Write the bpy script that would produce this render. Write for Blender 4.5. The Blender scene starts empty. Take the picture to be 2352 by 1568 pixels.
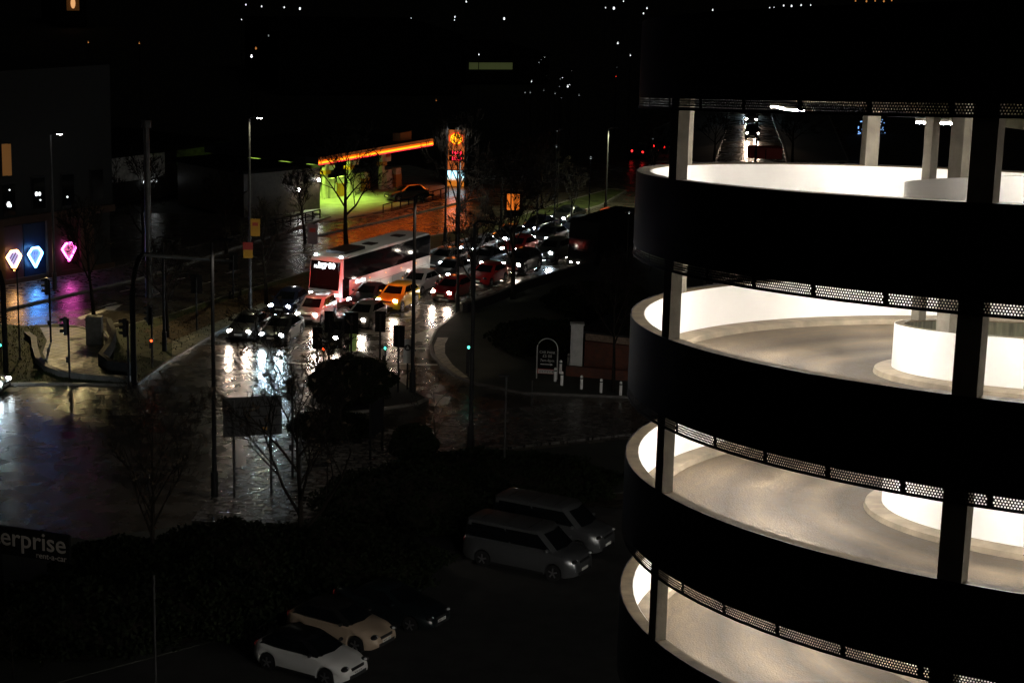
import bpy, math, random
from mathutils import Vector, Matrix
random.seed(7)
PI = math.pi
R_ = math.radians
sin, cos = math.sin, math.cos
scene = bpy.context.scene
COL = scene.collection

# ------------------------------------------------------------------ camera
F_PX, PITCH, ROLL, CAM_H = 4369.3, 0.2253068, 0.0257572, 27.0
IW, IH = 2352.0, 1568.0
_cp, _sp, _c, _s = cos(PITCH), sin(PITCH), cos(ROLL), sin(ROLL)
FWD = Vector((0, _cp, -_sp)); U0 = Vector((0, _sp, _cp)); R0 = Vector((1, 0, 0))
cam_d = bpy.data.cameras.new("camera"); cam = bpy.data.objects.new("camera", cam_d); COL.objects.link(cam)
right = R0 * _c + U0 * _s; up = R0 * (-_s) + U0 * _c
m = Matrix.Identity(4)
for i in range(3):
    m[i][0] = right[i]; m[i][1] = up[i]; m[i][2] = -FWD[i]
m[2][3] = CAM_H
cam.matrix_world = m
cam_d.sensor_width = 36; cam_d.lens = F_PX * 36 / IW; cam_d.clip_start = 0.5; cam_d.clip_end = 6000
scene.camera = cam

def g(px, py, z=0.0):
    """where the line of sight through a point of the photograph meets the level z (surveying the real place)"""
    d = FWD + right * ((px - IW / 2) / F_PX) - up * ((py - IH / 2) / F_PX)
    k = (z - CAM_H) / d.z
    return Vector((d.x * k, d.y * k, z))
def at(px, py, Y):
    d = FWD + right * ((px - IW / 2) / F_PX) - up * ((py - IH / 2) / F_PX)
    k = Y / d.y
    return Vector((d.x * k, Y, CAM_H + d.z * k))
def hgt(base, ytop):
    lo, hi = 0.0, 60.0
    for _ in range(40):
        mid = (lo + hi) / 2
        p = Vector((base.x, base.y, base.z + mid - CAM_H))
        d = p.dot(FWD); y = IH / 2 - F_PX * p.dot(up) / d
        if y > ytop: lo = mid
        else: hi = mid
    return lo

# ------------------------------------------------------------------ materials
def mat(name, col, rough=0.6, metal=0.0, var=0.0, vscale=3.0, bump=0.0, bscale=20.0, spec=0.5, coat=0.0, rvar=0.0, detail=6, stretch=None):
    m = bpy.data.materials.new(name); m.use_nodes = True
    nt = m.node_tree; b = nt.nodes['Principled BSDF']
    b.inputs['Base Color'].default_value = (*col, 1); b.inputs['Roughness'].default_value = rough
    b.inputs['Metallic'].default_value = metal; b.inputs['Specular IOR Level'].default_value = spec
    b.inputs['Coat Weight'].default_value = coat; b.inputs['Coat Roughness'].default_value = 0.05
    tc = nt.nodes.new('ShaderNodeTexCoord'); src = tc.outputs['Object']
    if stretch:
        mp = nt.nodes.new('ShaderNodeMapping'); mp.inputs['Scale'].default_value = stretch
        nt.links.new(src, mp.inputs['Vector']); src = mp.outputs['Vector']
    if var or rvar:
        n = nt.nodes.new('ShaderNodeTexNoise'); n.inputs['Scale'].default_value = vscale; n.inputs['Detail'].default_value = detail
        nt.links.new(src, n.inputs['Vector'])
        if var:
            r = nt.nodes.new('ShaderNodeValToRGB')
            r.color_ramp.elements[0].position = .3; r.color_ramp.elements[1].position = .7
            r.color_ramp.elements[0].color = (*[c * (1 - var) for c in col], 1)
            r.color_ramp.elements[1].color = (*[min(1, c * (1 + var)) for c in col], 1)
            nt.links.new(n.outputs['Fac'], r.inputs['Fac']); nt.links.new(r.outputs['Color'], b.inputs['Base Color'])
        if rvar:
            mr = nt.nodes.new('ShaderNodeMapRange'); mr.inputs['From Min'].default_value = .35; mr.inputs['From Max'].default_value = .65
            mr.inputs['To Min'].default_value = max(.03, rough - rvar); mr.inputs['To Max'].default_value = min(1, rough + rvar)
            nt.links.new(n.outputs['Fac'], mr.inputs['Value']); nt.links.new(mr.outputs['Result'], b.inputs['Roughness'])
    if bump:
        n2 = nt.nodes.new('ShaderNodeTexNoise'); n2.inputs['Scale'].default_value = bscale; n2.inputs['Detail'].default_value = 4
        bp = nt.nodes.new('ShaderNodeBump'); bp.inputs['Strength'].default_value = bump; bp.inputs['Distance'].default_value = .02
        nt.links.new(src, n2.inputs['Vector']); nt.links.new(n2.outputs['Fac'], bp.inputs['Height']); nt.links.new(bp.outputs['Normal'], b.inputs['Normal'])
    return m
def brickmat(name, c1, c2, mortar, bw, bh, rough, rot=0.0, bump=.6, ms=.02, rvar=.1, offset=.5, dist=.02):
    m = mat(name, c1, rough); nt = m.node_tree; b = nt.nodes['Principled BSDF']
    tc = [n for n in nt.nodes if n.type == 'TEX_COORD'][0]
    mp = nt.nodes.new('ShaderNodeMapping'); mp.inputs['Rotation'].default_value = (0, 0, rot) if not isinstance(rot, tuple) else rot
    br = nt.nodes.new('ShaderNodeTexBrick'); br.inputs['Scale'].default_value = 1; br.inputs['Brick Width'].default_value = bw
    br.inputs['Row Height'].default_value = bh; br.inputs['Mortar Size'].default_value = ms; br.offset = offset
    br.inputs['Color1'].default_value = (*c1, 1); br.inputs['Color2'].default_value = (*c2, 1); br.inputs['Mortar'].default_value = (*mortar, 1)
    nt.links.new(tc.outputs['Object'], mp.inputs['Vector']); nt.links.new(mp.outputs['Vector'], br.inputs['Vector'])
    nz = nt.nodes.new('ShaderNodeTexNoise'); nz.inputs['Scale'].default_value = 2.2; nz.inputs['Detail'].default_value = 5
    nt.links.new(tc.outputs['Object'], nz.inputs['Vector'])
    mx = nt.nodes.new('ShaderNodeMix'); mx.data_type = 'RGBA'; mx.blend_type = 'MULTIPLY'; mx.inputs['Factor'].default_value = .7
    rp = nt.nodes.new('ShaderNodeValToRGB'); rp.color_ramp.elements[0].color = (.35, .35, .35, 1); rp.color_ramp.elements[0].position = .35; rp.color_ramp.elements[1].position = .62
    nt.links.new(nz.outputs['Fac'], rp.inputs['Fac']); nt.links.new(br.outputs['Color'], mx.inputs[6]); nt.links.new(rp.outputs['Color'], mx.inputs[7])
    nt.links.new(mx.outputs[2], b.inputs['Base Color'])
    mr = nt.nodes.new('ShaderNodeMapRange'); mr.inputs['From Min'].default_value = .35; mr.inputs['From Max'].default_value = .65
    mr.inputs['To Min'].default_value = rough - rvar; mr.inputs['To Max'].default_value = rough + rvar
    nt.links.new(nz.outputs['Fac'], mr.inputs['Value']); nt.links.new(mr.outputs['Result'], b.inputs['Roughness'])
    bp = nt.nodes.new('ShaderNodeBump'); bp.inputs['Strength'].default_value = bump; bp.inputs['Distance'].default_value = dist
    # each paver tilts a little: low frequency noise adds to the joint relief
    ad = nt.nodes.new('ShaderNodeMath'); ad.operation = 'MULTIPLY_ADD'; ad.inputs[1].default_value = -1.0
    n3 = nt.nodes.new('ShaderNodeTexNoise'); n3.inputs['Scale'].default_value = 3.0; n3.inputs['Detail'].default_value = 3
    nt.links.new(tc.outputs['Object'], n3.inputs['Vector'])
    nk = nt.nodes.new('ShaderNodeMath'); nk.operation = 'MULTIPLY'; nk.inputs[1].default_value = .2; nt.links.new(n3.outputs['Fac'], nk.inputs[0])
    nt.links.new(br.outputs['Fac'], ad.inputs[0]); nt.links.new(nk.outputs[0], ad.inputs[2])
    nt.links.new(ad.outputs['Value'], bp.inputs['Height']); nt.links.new(bp.outputs['Normal'], b.inputs['Normal'])
    return m
def emit(name, col, strength):
    m = bpy.data.materials.new(name); m.use_nodes = True
    nt = m.node_tree; b = nt.nodes['Principled BSDF']
    b.inputs['Base Color'].default_value = (*[c * .5 for c in col], 1)
    b.inputs['Emission Color'].default_value = (*col, 1); b.inputs['Emission Strength'].default_value = strength
    return m

MT = {}
MT['asphalt'] = mat('wet_asphalt', (.050, .043, .034), .27, var=.4, vscale=.7, bump=.42, bscale=20, rvar=.06, spec=.36, detail=8)
MT['ground'] = mat('dark_ground', (.022, .024, .018), .8, var=.4, vscale=.6)
MT['grass'] = mat('wet_grass', (.032, .042, .012), .75, var=.6, vscale=1.4, bump=1.0, bscale=14, spec=.25)
MT['leafy'] = mat('leaf_litter', (.075, .045, .018), .7, var=.7, vscale=3.5, bump=1.0, bscale=18, spec=.3)
MT['kerb'] = mat('kerb_stone', (.15, .14, .125), .42, var=.3, vscale=2, bump=.3)
MT['paint'] = mat('road_paint', (.55, .53, .48), .4, var=.25, vscale=6, bump=.2)
MT['paver'] = brickmat('wet_pavers', (.10, .095, .09), (.16, .15, .14), (.015, .015, .015), .62, .42, .25, rot=R_(8), ms=.035, bump=.85, dist=.03)
MT['neon_paver'] = brickmat('wet_brick_pavers', (.11, .10, .095), (.08, .075, .07), (.02, .02, .02), .45, .22, .30, rot=R_(-30), ms=.025, bump=.16)
MT['slab'] = brickmat('pale_paving_slabs', (.30, .28, .20), (.22, .21, .15), (.05, .05, .04), .62, .6, .5, rot=R_(28), ms=.03, offset=0.0)
MT['concrete'] = mat('stained_concrete', (.23, .185, .13), .75, var=.3, vscale=1.5, bump=.25, bscale=10, detail=9)
MT['coping'] = mat('brown_coping', (.13, .095, .052), .8, var=.35, vscale=2.2, bump=.25, bscale=12)
MT['column'] = mat('column_concrete', (.17, .15, .115), .8, var=.22, vscale=2.4, bump=.3, bscale=14, detail=9)
MT['white_paint'] = mat('white_wall_paint', (.84, .81, .77), .55, var=.025, vscale=.8)
MT['shutter'] = mat('shuttered_concrete', (.12, .115, .075), .85, var=.5, vscale=2.0, bump=.3, stretch=(3, 3, .4))
MT['clad'] = mat('black_cladding', (.007, .007, .011), .55, spec=.25)
MT['black'] = mat('black_metal', (.006, .006, .006), .8, spec=.12)
MT['grey'] = mat('galvanised_steel', (.07, .07, .07), .45, metal=.6, var=.2, vscale=4)
MT['darkgrey'] = mat('dark_grey_paint', (.012, .012, .013), .6, spec=.25)
MT['pale'] = mat('pale_paint', (.75, .75, .73), .5, var=.06, vscale=3)
MT['dullwhite'] = mat('grey_white_render', (.42, .42, .40), .7, var=.2, vscale=2)
MT['brick'] = brickmat('red_brick', (.13, .032, .015), (.10, .025, .012), (.07, .045, .03), .22, .075, .75, rot=(R_(90), 0, 0), ms=.008, bump=.3)
MT['darkwall'] = mat('dark_facade', (.010, .009, .008), .8, var=.2)
MT['rust'] = mat('brown_lintel', (.05, .024, .012), .8, var=.2)
MT['panelred'] = mat('dark_red_panel', (.035, .004, .005), .5)
MT['panelblue'] = mat('dark_blue_panel', (.004, .010, .030), .4)
MT['glass'] = mat('dark_glass', (.005, .006, .007), .08, spec=.45)
MT['tyre'] = mat('tyre_rubber', (.012, .012, .012), .8)
MT['rim'] = mat('alloy', (.35, .35, .36), .3, metal=.8)
MT['plastic'] = mat('black_plastic', (.015, .015, .016), .5)
MT['bark'] = mat('wet_bark', (.014, .011, .008), .85, var=.3, vscale=8, bump=.5, spec=.12)
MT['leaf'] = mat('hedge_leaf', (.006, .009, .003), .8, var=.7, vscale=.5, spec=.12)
MT['dryleaf'] = mat('withered_leaf', (.05, .035, .02), .7)
MT['yellow'] = mat('yellow_plate', (.5, .25, .015), .5)
MT['plate'] = mat('number_plate', (.75, .75, .72), .4)
MT['platey'] = mat('yellow_number_plate', (.7, .55, .1), .4)
MT['redboard'] = mat('red_board', (.35, .03, .02), .5)
MT['lensclear'] = mat('clear_lens', (.55, .57, .58), .12, spec=.9)
MT['chrome'] = mat('chrome', (.6, .6, .6), .15, metal=1)
E_HEAD = emit('headlamp_glow', (1, .88, .74), 90)
E_XEN = emit('xenon_headlamp_glow', (.78, .93, 1), 130)
E_TAIL = emit('tail_lamp_glow', (1, .02, .02), 6.0)
E_AMB = emit('amber_glow', (1, .35, .03), 5)
E_TUBE = emit('fluorescent_tube', (1, .955, .875), 420)
E_LAMP = emit('street_lamp_glow', (1, .98, .92), 40)
E_RED = emit('red_signal', (1, .05, .01), 7)
E_GREEN = emit('green_signal', (.05, 1, .55), 6)
E_WARM = emit('warm_window', (1, .42, .10), .07)
E_WHITE = emit('white_signal_glow', (1, .9, .95), 8)

# ------------------------------------------------------------------ mesh builder
class MB:
    def __init__(s): s.v = []; s.f = []
    def add(s, vs, fs):
        n = len(s.v); s.v += [tuple(v) for v in vs]; s.f += [tuple(i + n for i in f) for f in fs]; return s
    def box(s, c, d, rz=0.0, M=None):
        vs = []
        for dz in (-.5, .5):
            for dx, dy in ((-.5, -.5), (.5, -.5), (.5, .5), (-.5, .5)):
                x, y = dx * d[0], dy * d[1]
                p = Vector((c[0] + x * cos(rz) - y * sin(rz), c[1] + x * sin(rz) + y * cos(rz), c[2] + dz * d[2]))
                vs.append(M @ p if M else p)
        return s.add(vs, [(3, 2, 1, 0), (4, 5, 6, 7), (0, 1, 5, 4), (1, 2, 6, 5), (2, 3, 7, 6), (3, 0, 4, 7)])
    def tube(s, pts, rad, n=8, caps=True):
        pts = [Vector(p) for p in pts]; rings = []
        for i, p in enumerate(pts):
            a = pts[min(i + 1, len(pts) - 1)] - pts[max(i - 1, 0)]
            a = a.normalized() if a.length > 1e-9 else Vector((0, 0, 1))
            u = a.cross(Vector((0, 0, 1)) if abs(a.z) < .95 else Vector((1, 0, 0))).normalized(); w = a.cross(u)
            r = rad[i] if isinstance(rad, (list, tuple)) else rad
            rings.append([p + (u * cos(2 * PI * k / n) + w * sin(2 * PI * k / n)) * r for k in range(n)])
        vs = [v for r in rings for v in r]; fs = []
        for i in range(len(pts) - 1):
            for k in range(n):
                fs.append((i * n + k, i * n + (k + 1) % n, (i + 1) * n + (k + 1) % n, (i + 1) * n + k))
        if caps:
            fs.append(tuple(range(n))[::-1]); fs.append(tuple((len(pts) - 1) * n + k for k in range(n)))
        return s.add(vs, fs)
    def prism(s, pts, z0, z1):
        n = len(pts); a = sum(pts[i][0] * pts[(i + 1) % n][1] - pts[(i + 1) % n][0] * pts[i][1] for i in range(n))
        if a < 0: pts = pts[::-1]
        vs = [(p[0], p[1], z0) for p in pts] + [(p[0], p[1], z1) for p in pts]
        fs = [tuple(range(n))[::-1], tuple(range(n, 2 * n))] + [(i, (i + 1) % n, n + (i + 1) % n, n + i) for i in range(n)]
        return s.add(vs, fs)
    def ell(s, c, r, nu=10, nv=6, M=None):
        vs = []; fs = []
        for j in range(nv + 1):
            ph = PI * j / nv
            for i in range(nu):
                th = 2 * PI * i / nu
                p = Vector((c[0] + r[0] * sin(ph) * cos(th), c[1] + r[1] * sin(ph) * sin(th), c[2] + r[2] * cos(ph)))
                vs.append(M @ p if M else p)
        for j in range(nv):
            for i in range(nu):
                fs.append((j * nu + i, (j + 1) * nu + i, (j + 1) * nu + (i + 1) % nu, j * nu + (i + 1) % nu))
        return s.add(vs, fs)
    def slabquad(s, a, b, c, d, t):
        a, b, c, d = map(Vector, (a, b, c, d)); n = (b - a).cross(d - a).normalized() * t
        return s.add([a, b, c, d, a - n, b - n, c - n, d - n], [(0, 1, 2, 3), (7, 6, 5, 4), (0, 4, 5, 1), (1, 5, 6, 2), (2, 6, 7, 3), (3, 7, 4, 0)])
    def build(s, name, m, parent=None, smooth=None, loc=None, rz=0.0):
        me = bpy.data.meshes.new(name); me.from_pydata(s.v, [], s.f); me.update()
        me.materials.append(m)
        if smooth is not None:
            me.shade_smooth()
            me.set_sharp_from_angle(angle=R_(smooth))
        o = bpy.data.objects.new(name, me); COL.objects.link(o)
        if parent: o.parent = parent
        if loc is not None: o.location = loc
        o.rotation_euler[2] = rz
        return o

def tag(o, label=None, cat=None, group=None, kind=None):
    if label: o['label'] = label
    if cat: o['category'] = cat
    if group: o['group'] = group
    if kind: o['kind'] = kind
    return o
def thing(name, label, cat, loc=(0, 0, 0), rz=0.0, group=None):
    o = bpy.data.objects.new(name, None); COL.objects.link(o); o.location = loc; o.rotation_euler[2] = rz
    o.empty_display_size = .3
    return tag(o, label, cat, group)
def copy_tree(o, parent=None):
    c = o.copy(); COL.objects.link(c); c.parent = parent
    for ch in [x for x in o.children]: copy_tree(ch, c)
    return c
def struct(name, mb, m, **k):
    return tag(mb.build(name, m, **k), kind='structure')
def spot(parent, loc, direction, power, col, size=80, blend=.7, rad=.06):
    l = bpy.data.lights.new('beam', 'SPOT'); l.energy = power; l.color = col; l.spot_size = R_(size); l.spot_blend = blend; l.shadow_soft_size = rad
    o = bpy.data.objects.new('beam', l); COL.objects.link(o); o.location = loc
    o.rotation_euler = Vector(direction).to_track_quat('-Z', 'Y').to_euler()
    if parent: o.parent = parent
    return o
def text_mesh(txt, size, depth=.01, align='CENTER', bold=0.0, shear=0.0):
    cu = bpy.data.curves.new('t', 'FONT'); cu.body = txt; cu.size = size; cu.extrude = depth; cu.align_x = align; cu.align_y = 'CENTER'; cu.offset = bold; cu.shear = shear
    cu.resolution_u = 3
    o = bpy.data.objects.new('t', cu); COL.objects.link(o)
    bpy.context.view_layer.update()
    me = bpy.data.meshes.new_from_object(o.evaluated_get(bpy.context.evaluated_depsgraph_get()))
    bpy.data.objects.remove(o); return me
def lettering(name, txt, size, m, parent, loc, rot, depth=.01, bold=0.0, align='CENTER', shear=0.0):
    me = text_mesh(txt, size, depth, align, bold, shear); me.name = name
    me.materials.clear(); me.materials.append(m)
    o = bpy.data.objects.new(name, me); COL.objects.link(o); o.parent = parent; o.location = loc; o.rotation_euler = rot
    return o

# ------------------------------------------------------------------ ground and roads
struct('ground', MB().add([(-2500, -300, -.35), (2500, -300, -.35), (2500, 1500, -.35), (-2500, 1500, -.35)], [(0, 1, 2, 3)]), MT['ground'])
hm = MB(); NX = 60
for j in range(5):
    for i in range(NX + 1):
        x = -2500 + 5000 * i / NX; y = 760 + j * 180
        hm.v.append((x, y, -.6 + (j / 4) ** 1.3 * (70 + 25 * sin(x * .0031 + 1) + 12 * sin(x * .011))))
for j in range(4):
    for i in range(NX):
        a = j * (NX + 1) + i; hm.f.append((a, a + 1, a + NX + 2, a + NX + 1))
struct('hills', hm, MT['ground'], smooth=60)
struct('road', MB().prism([(-140, 55), (30, 55), (30, 128), (36, 190), (62, 460), (42, 460), (12, 205), (-20, 205), (-26, 165), (-140, 150)], -.3, 0.0), MT['asphalt'])

def P2(pts, z=0.0): return [(g(x, y, z).x, g(x, y, z).y) for x, y in pts]
def island(name, px, m, z=.12, kerbname='kerb', kerb=True, kerbm=None):
    pts = P2(px)
    n = len(pts); a = sum(pts[i][0] * pts[(i + 1) % n][1] - pts[(i + 1) % n][0] * pts[i][1] for i in range(n))
    if a < 0: pts = pts[::-1]
    struct(name, MB().prism(pts, -.02, z), m)
    if kerb:
        mb = MB(); w = .16
        C = [Vector((p[0], p[1], 0)) for p in pts]
        outer = []; inner = []
        for i in range(n):
            d1 = (C[i] - C[i - 1]).normalized(); d2 = (C[(i + 1) % n] - C[i]).normalized()
            nn = (Vector((d1.y, -d1.x, 0)) + Vector((d2.y, -d2.x, 0)))
            nn = nn.normalized() / max(.5, (nn.length / 2)) if nn.length > .05 else Vector((d1.y, -d1.x, 0))
            outer.append(C[i] + nn * .01); inner.append(C[i] - nn * w)
        vs = []
        for q, zz in ((outer, -.02), (outer, z + .015), (inner, z + .015), (inner, z - .03)):
            vs += [(p.x, p.y, zz) for p in q]
        fs = []
        for k in range(3):
            for i in range(n):
                j = (i + 1) % n
                fs.append((k * n + i, k * n + j, (k + 1) * n + j, (k + 1) * n + i))
        struct(kerbname, mb.add(vs, fs), kerbm or MT['kerb'])

# central reservation with trees
RES = [(318, 884), (380, 838), (500, 765), (620, 704), (700, 682), (850, 640), (990, 578), (1080, 548), (1150, 532), (1250, 512), (1380, 474), (1440, 440),
       (1400, 436), (1280, 470), (1160, 508), (1080, 527), (985, 545), (850, 588), (700, 628), (610, 655), (480, 694), (400, 722), (300, 748), (240, 765), (262, 800), (240, 845), (300, 872)]
island('central_reservation', RES, MT['grass'])
struct('leaf_strip', MB().prism(P2([(380, 790), (500, 738), (610, 692), (700, 668), (860, 622), (860, 600), (700, 636), (610, 662), (480, 702), (380, 742), (330, 760)], .12), .118, .128), MT['leafy'])
struct('reservation_path', MB().prism(P2([(395, 822), (500, 758), (600, 708), (640, 690), (600, 690), (520, 718), (450, 752), (395, 780)], .12), .1, .124), MT['slab'])
# paved nook on the left with its low wall
NOOK = [(-40, 885), (120, 884), (300, 887), (312, 880), (300, 872), (262, 850), (262, 800), (238, 768), (180, 752), (120, 748), (60, 752), (-40, 745)]
island('nook_verge', NOOK, MT['grass'])
struct('paved_path', MB().prism(P2([(92, 752), (180, 752), (238, 772), (262, 808), (258, 852), (200, 862), (150, 856), (112, 838), (98, 810), (108, 782)], .12), .1, .135), MT['slab'])
# pavement below the neon shop
island('shop_pavement', [(-60, 735), (0, 716), (100, 693), (190, 672), (330, 640), (500, 585), (700, 520), (760, 500), (720, 490), (560, 540), (300, 605), (262, 618), (0, 662), (-60, 672)], MT['neon_paver'], z=.13)
island('station_pavement', [(720, 545), (900, 505), (1010, 478), (1120, 452), (1110, 440), (1020, 462), (980, 470), (900, 490), (700, 525)], MT['paver'], z=.12)
# near pavement with pavers
island('near_pavement', [(440, 1200), (520, 1098), (600, 1042), (680, 990), (735, 962), (790, 975), (900, 990), (1000, 975), (1110, 945), (1300, 930), (1450, 930), (1450, 1000), (1090, 1040), (900, 1120), (760, 1180), (640, 1215)], MT['paver'], z=.12, kerb=False)
# traffic island with the rounded hedge
island('traffic_island', [(700, 935), (722, 880), (760, 838), (820, 808), (870, 830), (900, 862), (960, 905), (985, 918), (960, 930), (860, 945), (760, 955)], MT['ground'], z=.13)
# right verge and bank inside the curve
VERGE = [(1345, 612), (1200, 651), (1062, 713), (1030, 735), (1000, 760), (986, 790), (990, 815), (1012, 842), (1045, 866), (1090, 884), (1200, 905), (1445, 915), (1560, 900), (1620, 760), (1620, 600), (1480, 560)]
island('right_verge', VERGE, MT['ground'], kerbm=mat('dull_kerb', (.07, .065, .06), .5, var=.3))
struct('verge_footpath', MB().prism(P2([(1005, 775), (996, 795), (1000, 815), (1022, 842), (1060, 866), (1075, 866), (1040, 838), (1022, 812), (1022, 790), (1030, 775)], .12), .1, .126), MT['slab'])
# car park apron in the foreground
struct('parking_apron', MB().prism([(-26, 52), (24, 52), (24, 84), (3, 84), (-8, 76), (-26, 66)], -.28, .012), mat('dry_dark_asphalt', (.028, .028, .026), .8, var=.3, vscale=1.2, bump=.2))
struct('hedge_bed', MB().prism(P2([(-60, 1215), (200, 1240), (440, 1206), (640, 1222), (900, 1128), (1090, 1048), (1450, 1010), (1450, 1130), (1080, 1160), (900, 1240), (540, 1460), (-60, 1620)]), -.2, .05), MT['ground'])

# road markings, each a sheet 4 mm above the asphalt
def mark(name, polys):
    mb = MB()
    for p in polys:
        q = P2(p); n = len(q)
        a = sum(q[i][0] * q[(i + 1) % n][1] - q[(i + 1) % n][0] * q[i][1] for i in range(n))
        if a < 0: q = q[::-1]
        mb.add([(x, y, .004) for x, y in q], [tuple(range(n))])
    return struct(name, mb, MT['paint'])
def dash(a, b, w=.12):
    A, B = g(*a), g(*b); d = (B - A).normalized(); n = Vector((-d.y, d.x, 0)) * w / 2
    return [A + n, B + n, B - n, A - n]
def marklines(name, segs, w=.12):
    mb = MB()
    for a, b in segs:
        q = dash(a, b, w); mb.add([(p.x, p.y, .0045) for p in q], [(3, 2, 1, 0)])
    return struct(name, mb, MT['paint'])
marklines('lane_marking', [((253, 745), (285, 738)), ((275, 670), (303, 664)), ((345, 682), (369, 672)), ((399, 643), (425, 638)), ((461, 653), (487, 647)), ((146, 699), (192, 689)), ((225, 706), (266, 695)), ((520, 628), (550, 619)), ((590, 608), (620, 598)), ((505, 600), (530, 593)), ((660, 590), (690, 579))], .13)
marklines('lane_marking', [((905, 800), (928, 772)), ((880, 832), (900, 806)), ((820, 735), (850, 720)), ((938, 750), (965, 738)), ((985, 728), (1012, 718)), ((1040, 703), (1070, 690)), ((1100, 676), (1130, 664)), ((1165, 650), (1195, 638)), ((690, 790), (728, 765)), ((660, 812), (684, 795))], .14)
marklines('stop_line', [((498, 815), (722, 838)), ((900, 835), (1005, 838)), ((900, 800), (985, 800))], .3)
marklines('edge_line', [((980, 790), (1040, 728)), ((1040, 728), (1200, 662)), ((1200, 662), (1345, 622))], .1)
marklines('stud_line', [((60 + i * 26, 955 - i * .4), (72 + i * 26, 955 - i * .4)) for i in range(16)], .07)
marklines('tar_seam', [((465, 895), (300, 1010)), ((300, 1010), (210, 1060)), ((660, 860), (540, 955))], .05)
for s_ in [o for o in COL.objects if o.name.startswith('tar_seam')]: s_.data.materials[0] = MT['black']
mark('turn_arrow', [[(177, 729), (186, 734), (248, 712), (262, 713), (281, 699), (243, 705), (240, 709)]])
mark('turn_arrow', [[(930, 800), (938, 806), (958, 783), (972, 785), (985, 756), (940, 772), (948, 776)]])
mark('turn_arrow', [[(1010, 765), (1004, 770), (992, 785), (1016, 792), (1020, 772), (1014, 772), (1040, 745), (1032, 745)]])

# ------------------------------------------------------------------ the spiral car park ramp
CX, CY, PP = 15.8663, 39.4533, 3.1
Z00 = CAM_H - 4.595
def zt(T):
    k = math.floor(T / (2 * PI)); t = T - 2 * PI * k
    b = lambda t: -PP * t / (2 * PI) + .016 * sin(t) + .79 * cos(t)
    t0, t1 = R_(30), R_(180)
    if t < t0: t += 2 * PI; k -= 1
    if t <= t1: z = b(t)
    else: z = b(t1) + (b(t0) - PP - b(t1)) * (t - t1) / (t0 + 2 * PI - t1)
    return Z00 + z - PP * k
def hp(r, T, dz=0.0): return (CX - r * sin(T), CY - r * cos(T), zt(T) + dz)
def sweep(prof, T0, T1, step=3.0):
    mb = MB(); n = max(1, int(round(math.degrees(T1 - T0) / step))); m_ = len(prof)
    for i in range(n + 1):
        T = T0 + (T1 - T0) * i / n
        for r, dz in prof: mb.v.append(hp(r, T, dz))
    for i in range(n):
        for k in range(m_):
            a, b = i * m_ + k, i * m_ + (k + 1) % m_
            mb.f.append((a, a + m_, b + m_, b))
    mb.f.append(tuple(range(m_))); mb.f.append(tuple(n * m_ + k for k in range(m_))[::-1])
    return mb
ramp = thing('spiral_ramp', 'black clad spiral car park ramp with brightly lit white inner walls', 'car park ramp', (CX, CY, 0))
def rpart(name, mb, m, smooth=40):
    mb.v = [(v[0] - CX, v[1] - CY, v[2]) for v in mb.v]
    return mb.build(name, m, ramp, smooth=smooth)
KS = range(-1, 7)
deck_m = mat('ramp_deck_concrete', (.125, .096, .064), .8, var=.42, vscale=.55, bump=.8, bscale=22, rvar=.12, detail=10)
# tyre wear: rings of darker concrete follow the bend
nt = deck_m.node_tree; bs = nt.nodes['Principled BSDF']
lk = [l for l in nt.links if l.to_socket == bs.inputs['Base Color']][0]; src = lk.from_socket
tc = [n for n in nt.nodes if n.type == 'TEX_COORD'][0]
vm = nt.nodes.new('ShaderNodeVectorMath'); vm.operation = 'MULTIPLY'; vm.inputs[1].default_value = (1, 1, 0)
ln = nt.nodes.new('ShaderNodeVectorMath'); ln.operation = 'LENGTH'
nt.links.new(tc.outputs['Object'], vm.inputs[0]); nt.links.new(vm.outputs[0], ln.inputs[0])
sx_ = nt.nodes.new('ShaderNodeSeparateXYZ'); nt.links.new(tc.outputs['Object'], sx_.inputs[0])
at2 = nt.nodes.new('ShaderNodeMath'); at2.operation = 'ARCTAN2'; nt.links.new(sx_.outputs[0], at2.inputs[0]); nt.links.new(sx_.outputs[1], at2.inputs[1])
cb_ = nt.nodes.new('ShaderNodeCombineXYZ'); nt.links.new(ln.outputs['Value'], cb_.inputs[0])
am = nt.nodes.new('ShaderNodeMath'); am.operation = 'MULTIPLY'; am.inputs[1].default_value = 2.2; nt.links.new(at2.outputs[0], am.inputs[0])
nt.links.new(am.outputs[0], cb_.inputs[1])
zz_ = nt.nodes.new('ShaderNodeMath'); zz_.operation = 'MULTIPLY'; zz_.inputs[1].default_value = .25; nt.links.new(sx_.outputs[2], zz_.inputs[0]); nt.links.new(zz_.outputs[0], cb_.inputs[2])
for n in nt.nodes:
    if n.type == 'TEX_NOISE' and abs(n.inputs['Scale'].default_value - .55) < 1e-3:
        nt.links.new(cb_.outputs[0], n.inputs['Vector']); n.inputs['Scale'].default_value = 6.5; n.inputs['Detail'].default_value = 12; n.inputs['Roughness'].default_value = .68
cr = nt.nodes.new('ShaderNodeMapRange'); cr.inputs['From Min'].default_value = 7.9; cr.inputs['From Max'].default_value = 12.7
nt.links.new(ln.outputs['Value'], cr.inputs['Value'])
nz = nt.nodes.new('ShaderNodeTexNoise'); nz.inputs['Scale'].default_value = .45; nz.inputs['Detail'].default_value = 5
nt.links.new(tc.outputs['Object'], nz.inputs['Vector'])
ma = nt.nodes.new('ShaderNodeMath'); ma.operation = 'MULTIPLY_ADD'; ma.inputs[1].default_value = .14; ma.inputs[2].default_value = -.07
nt.links.new(nz.outputs['Fac'], ma.inputs[0])
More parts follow.
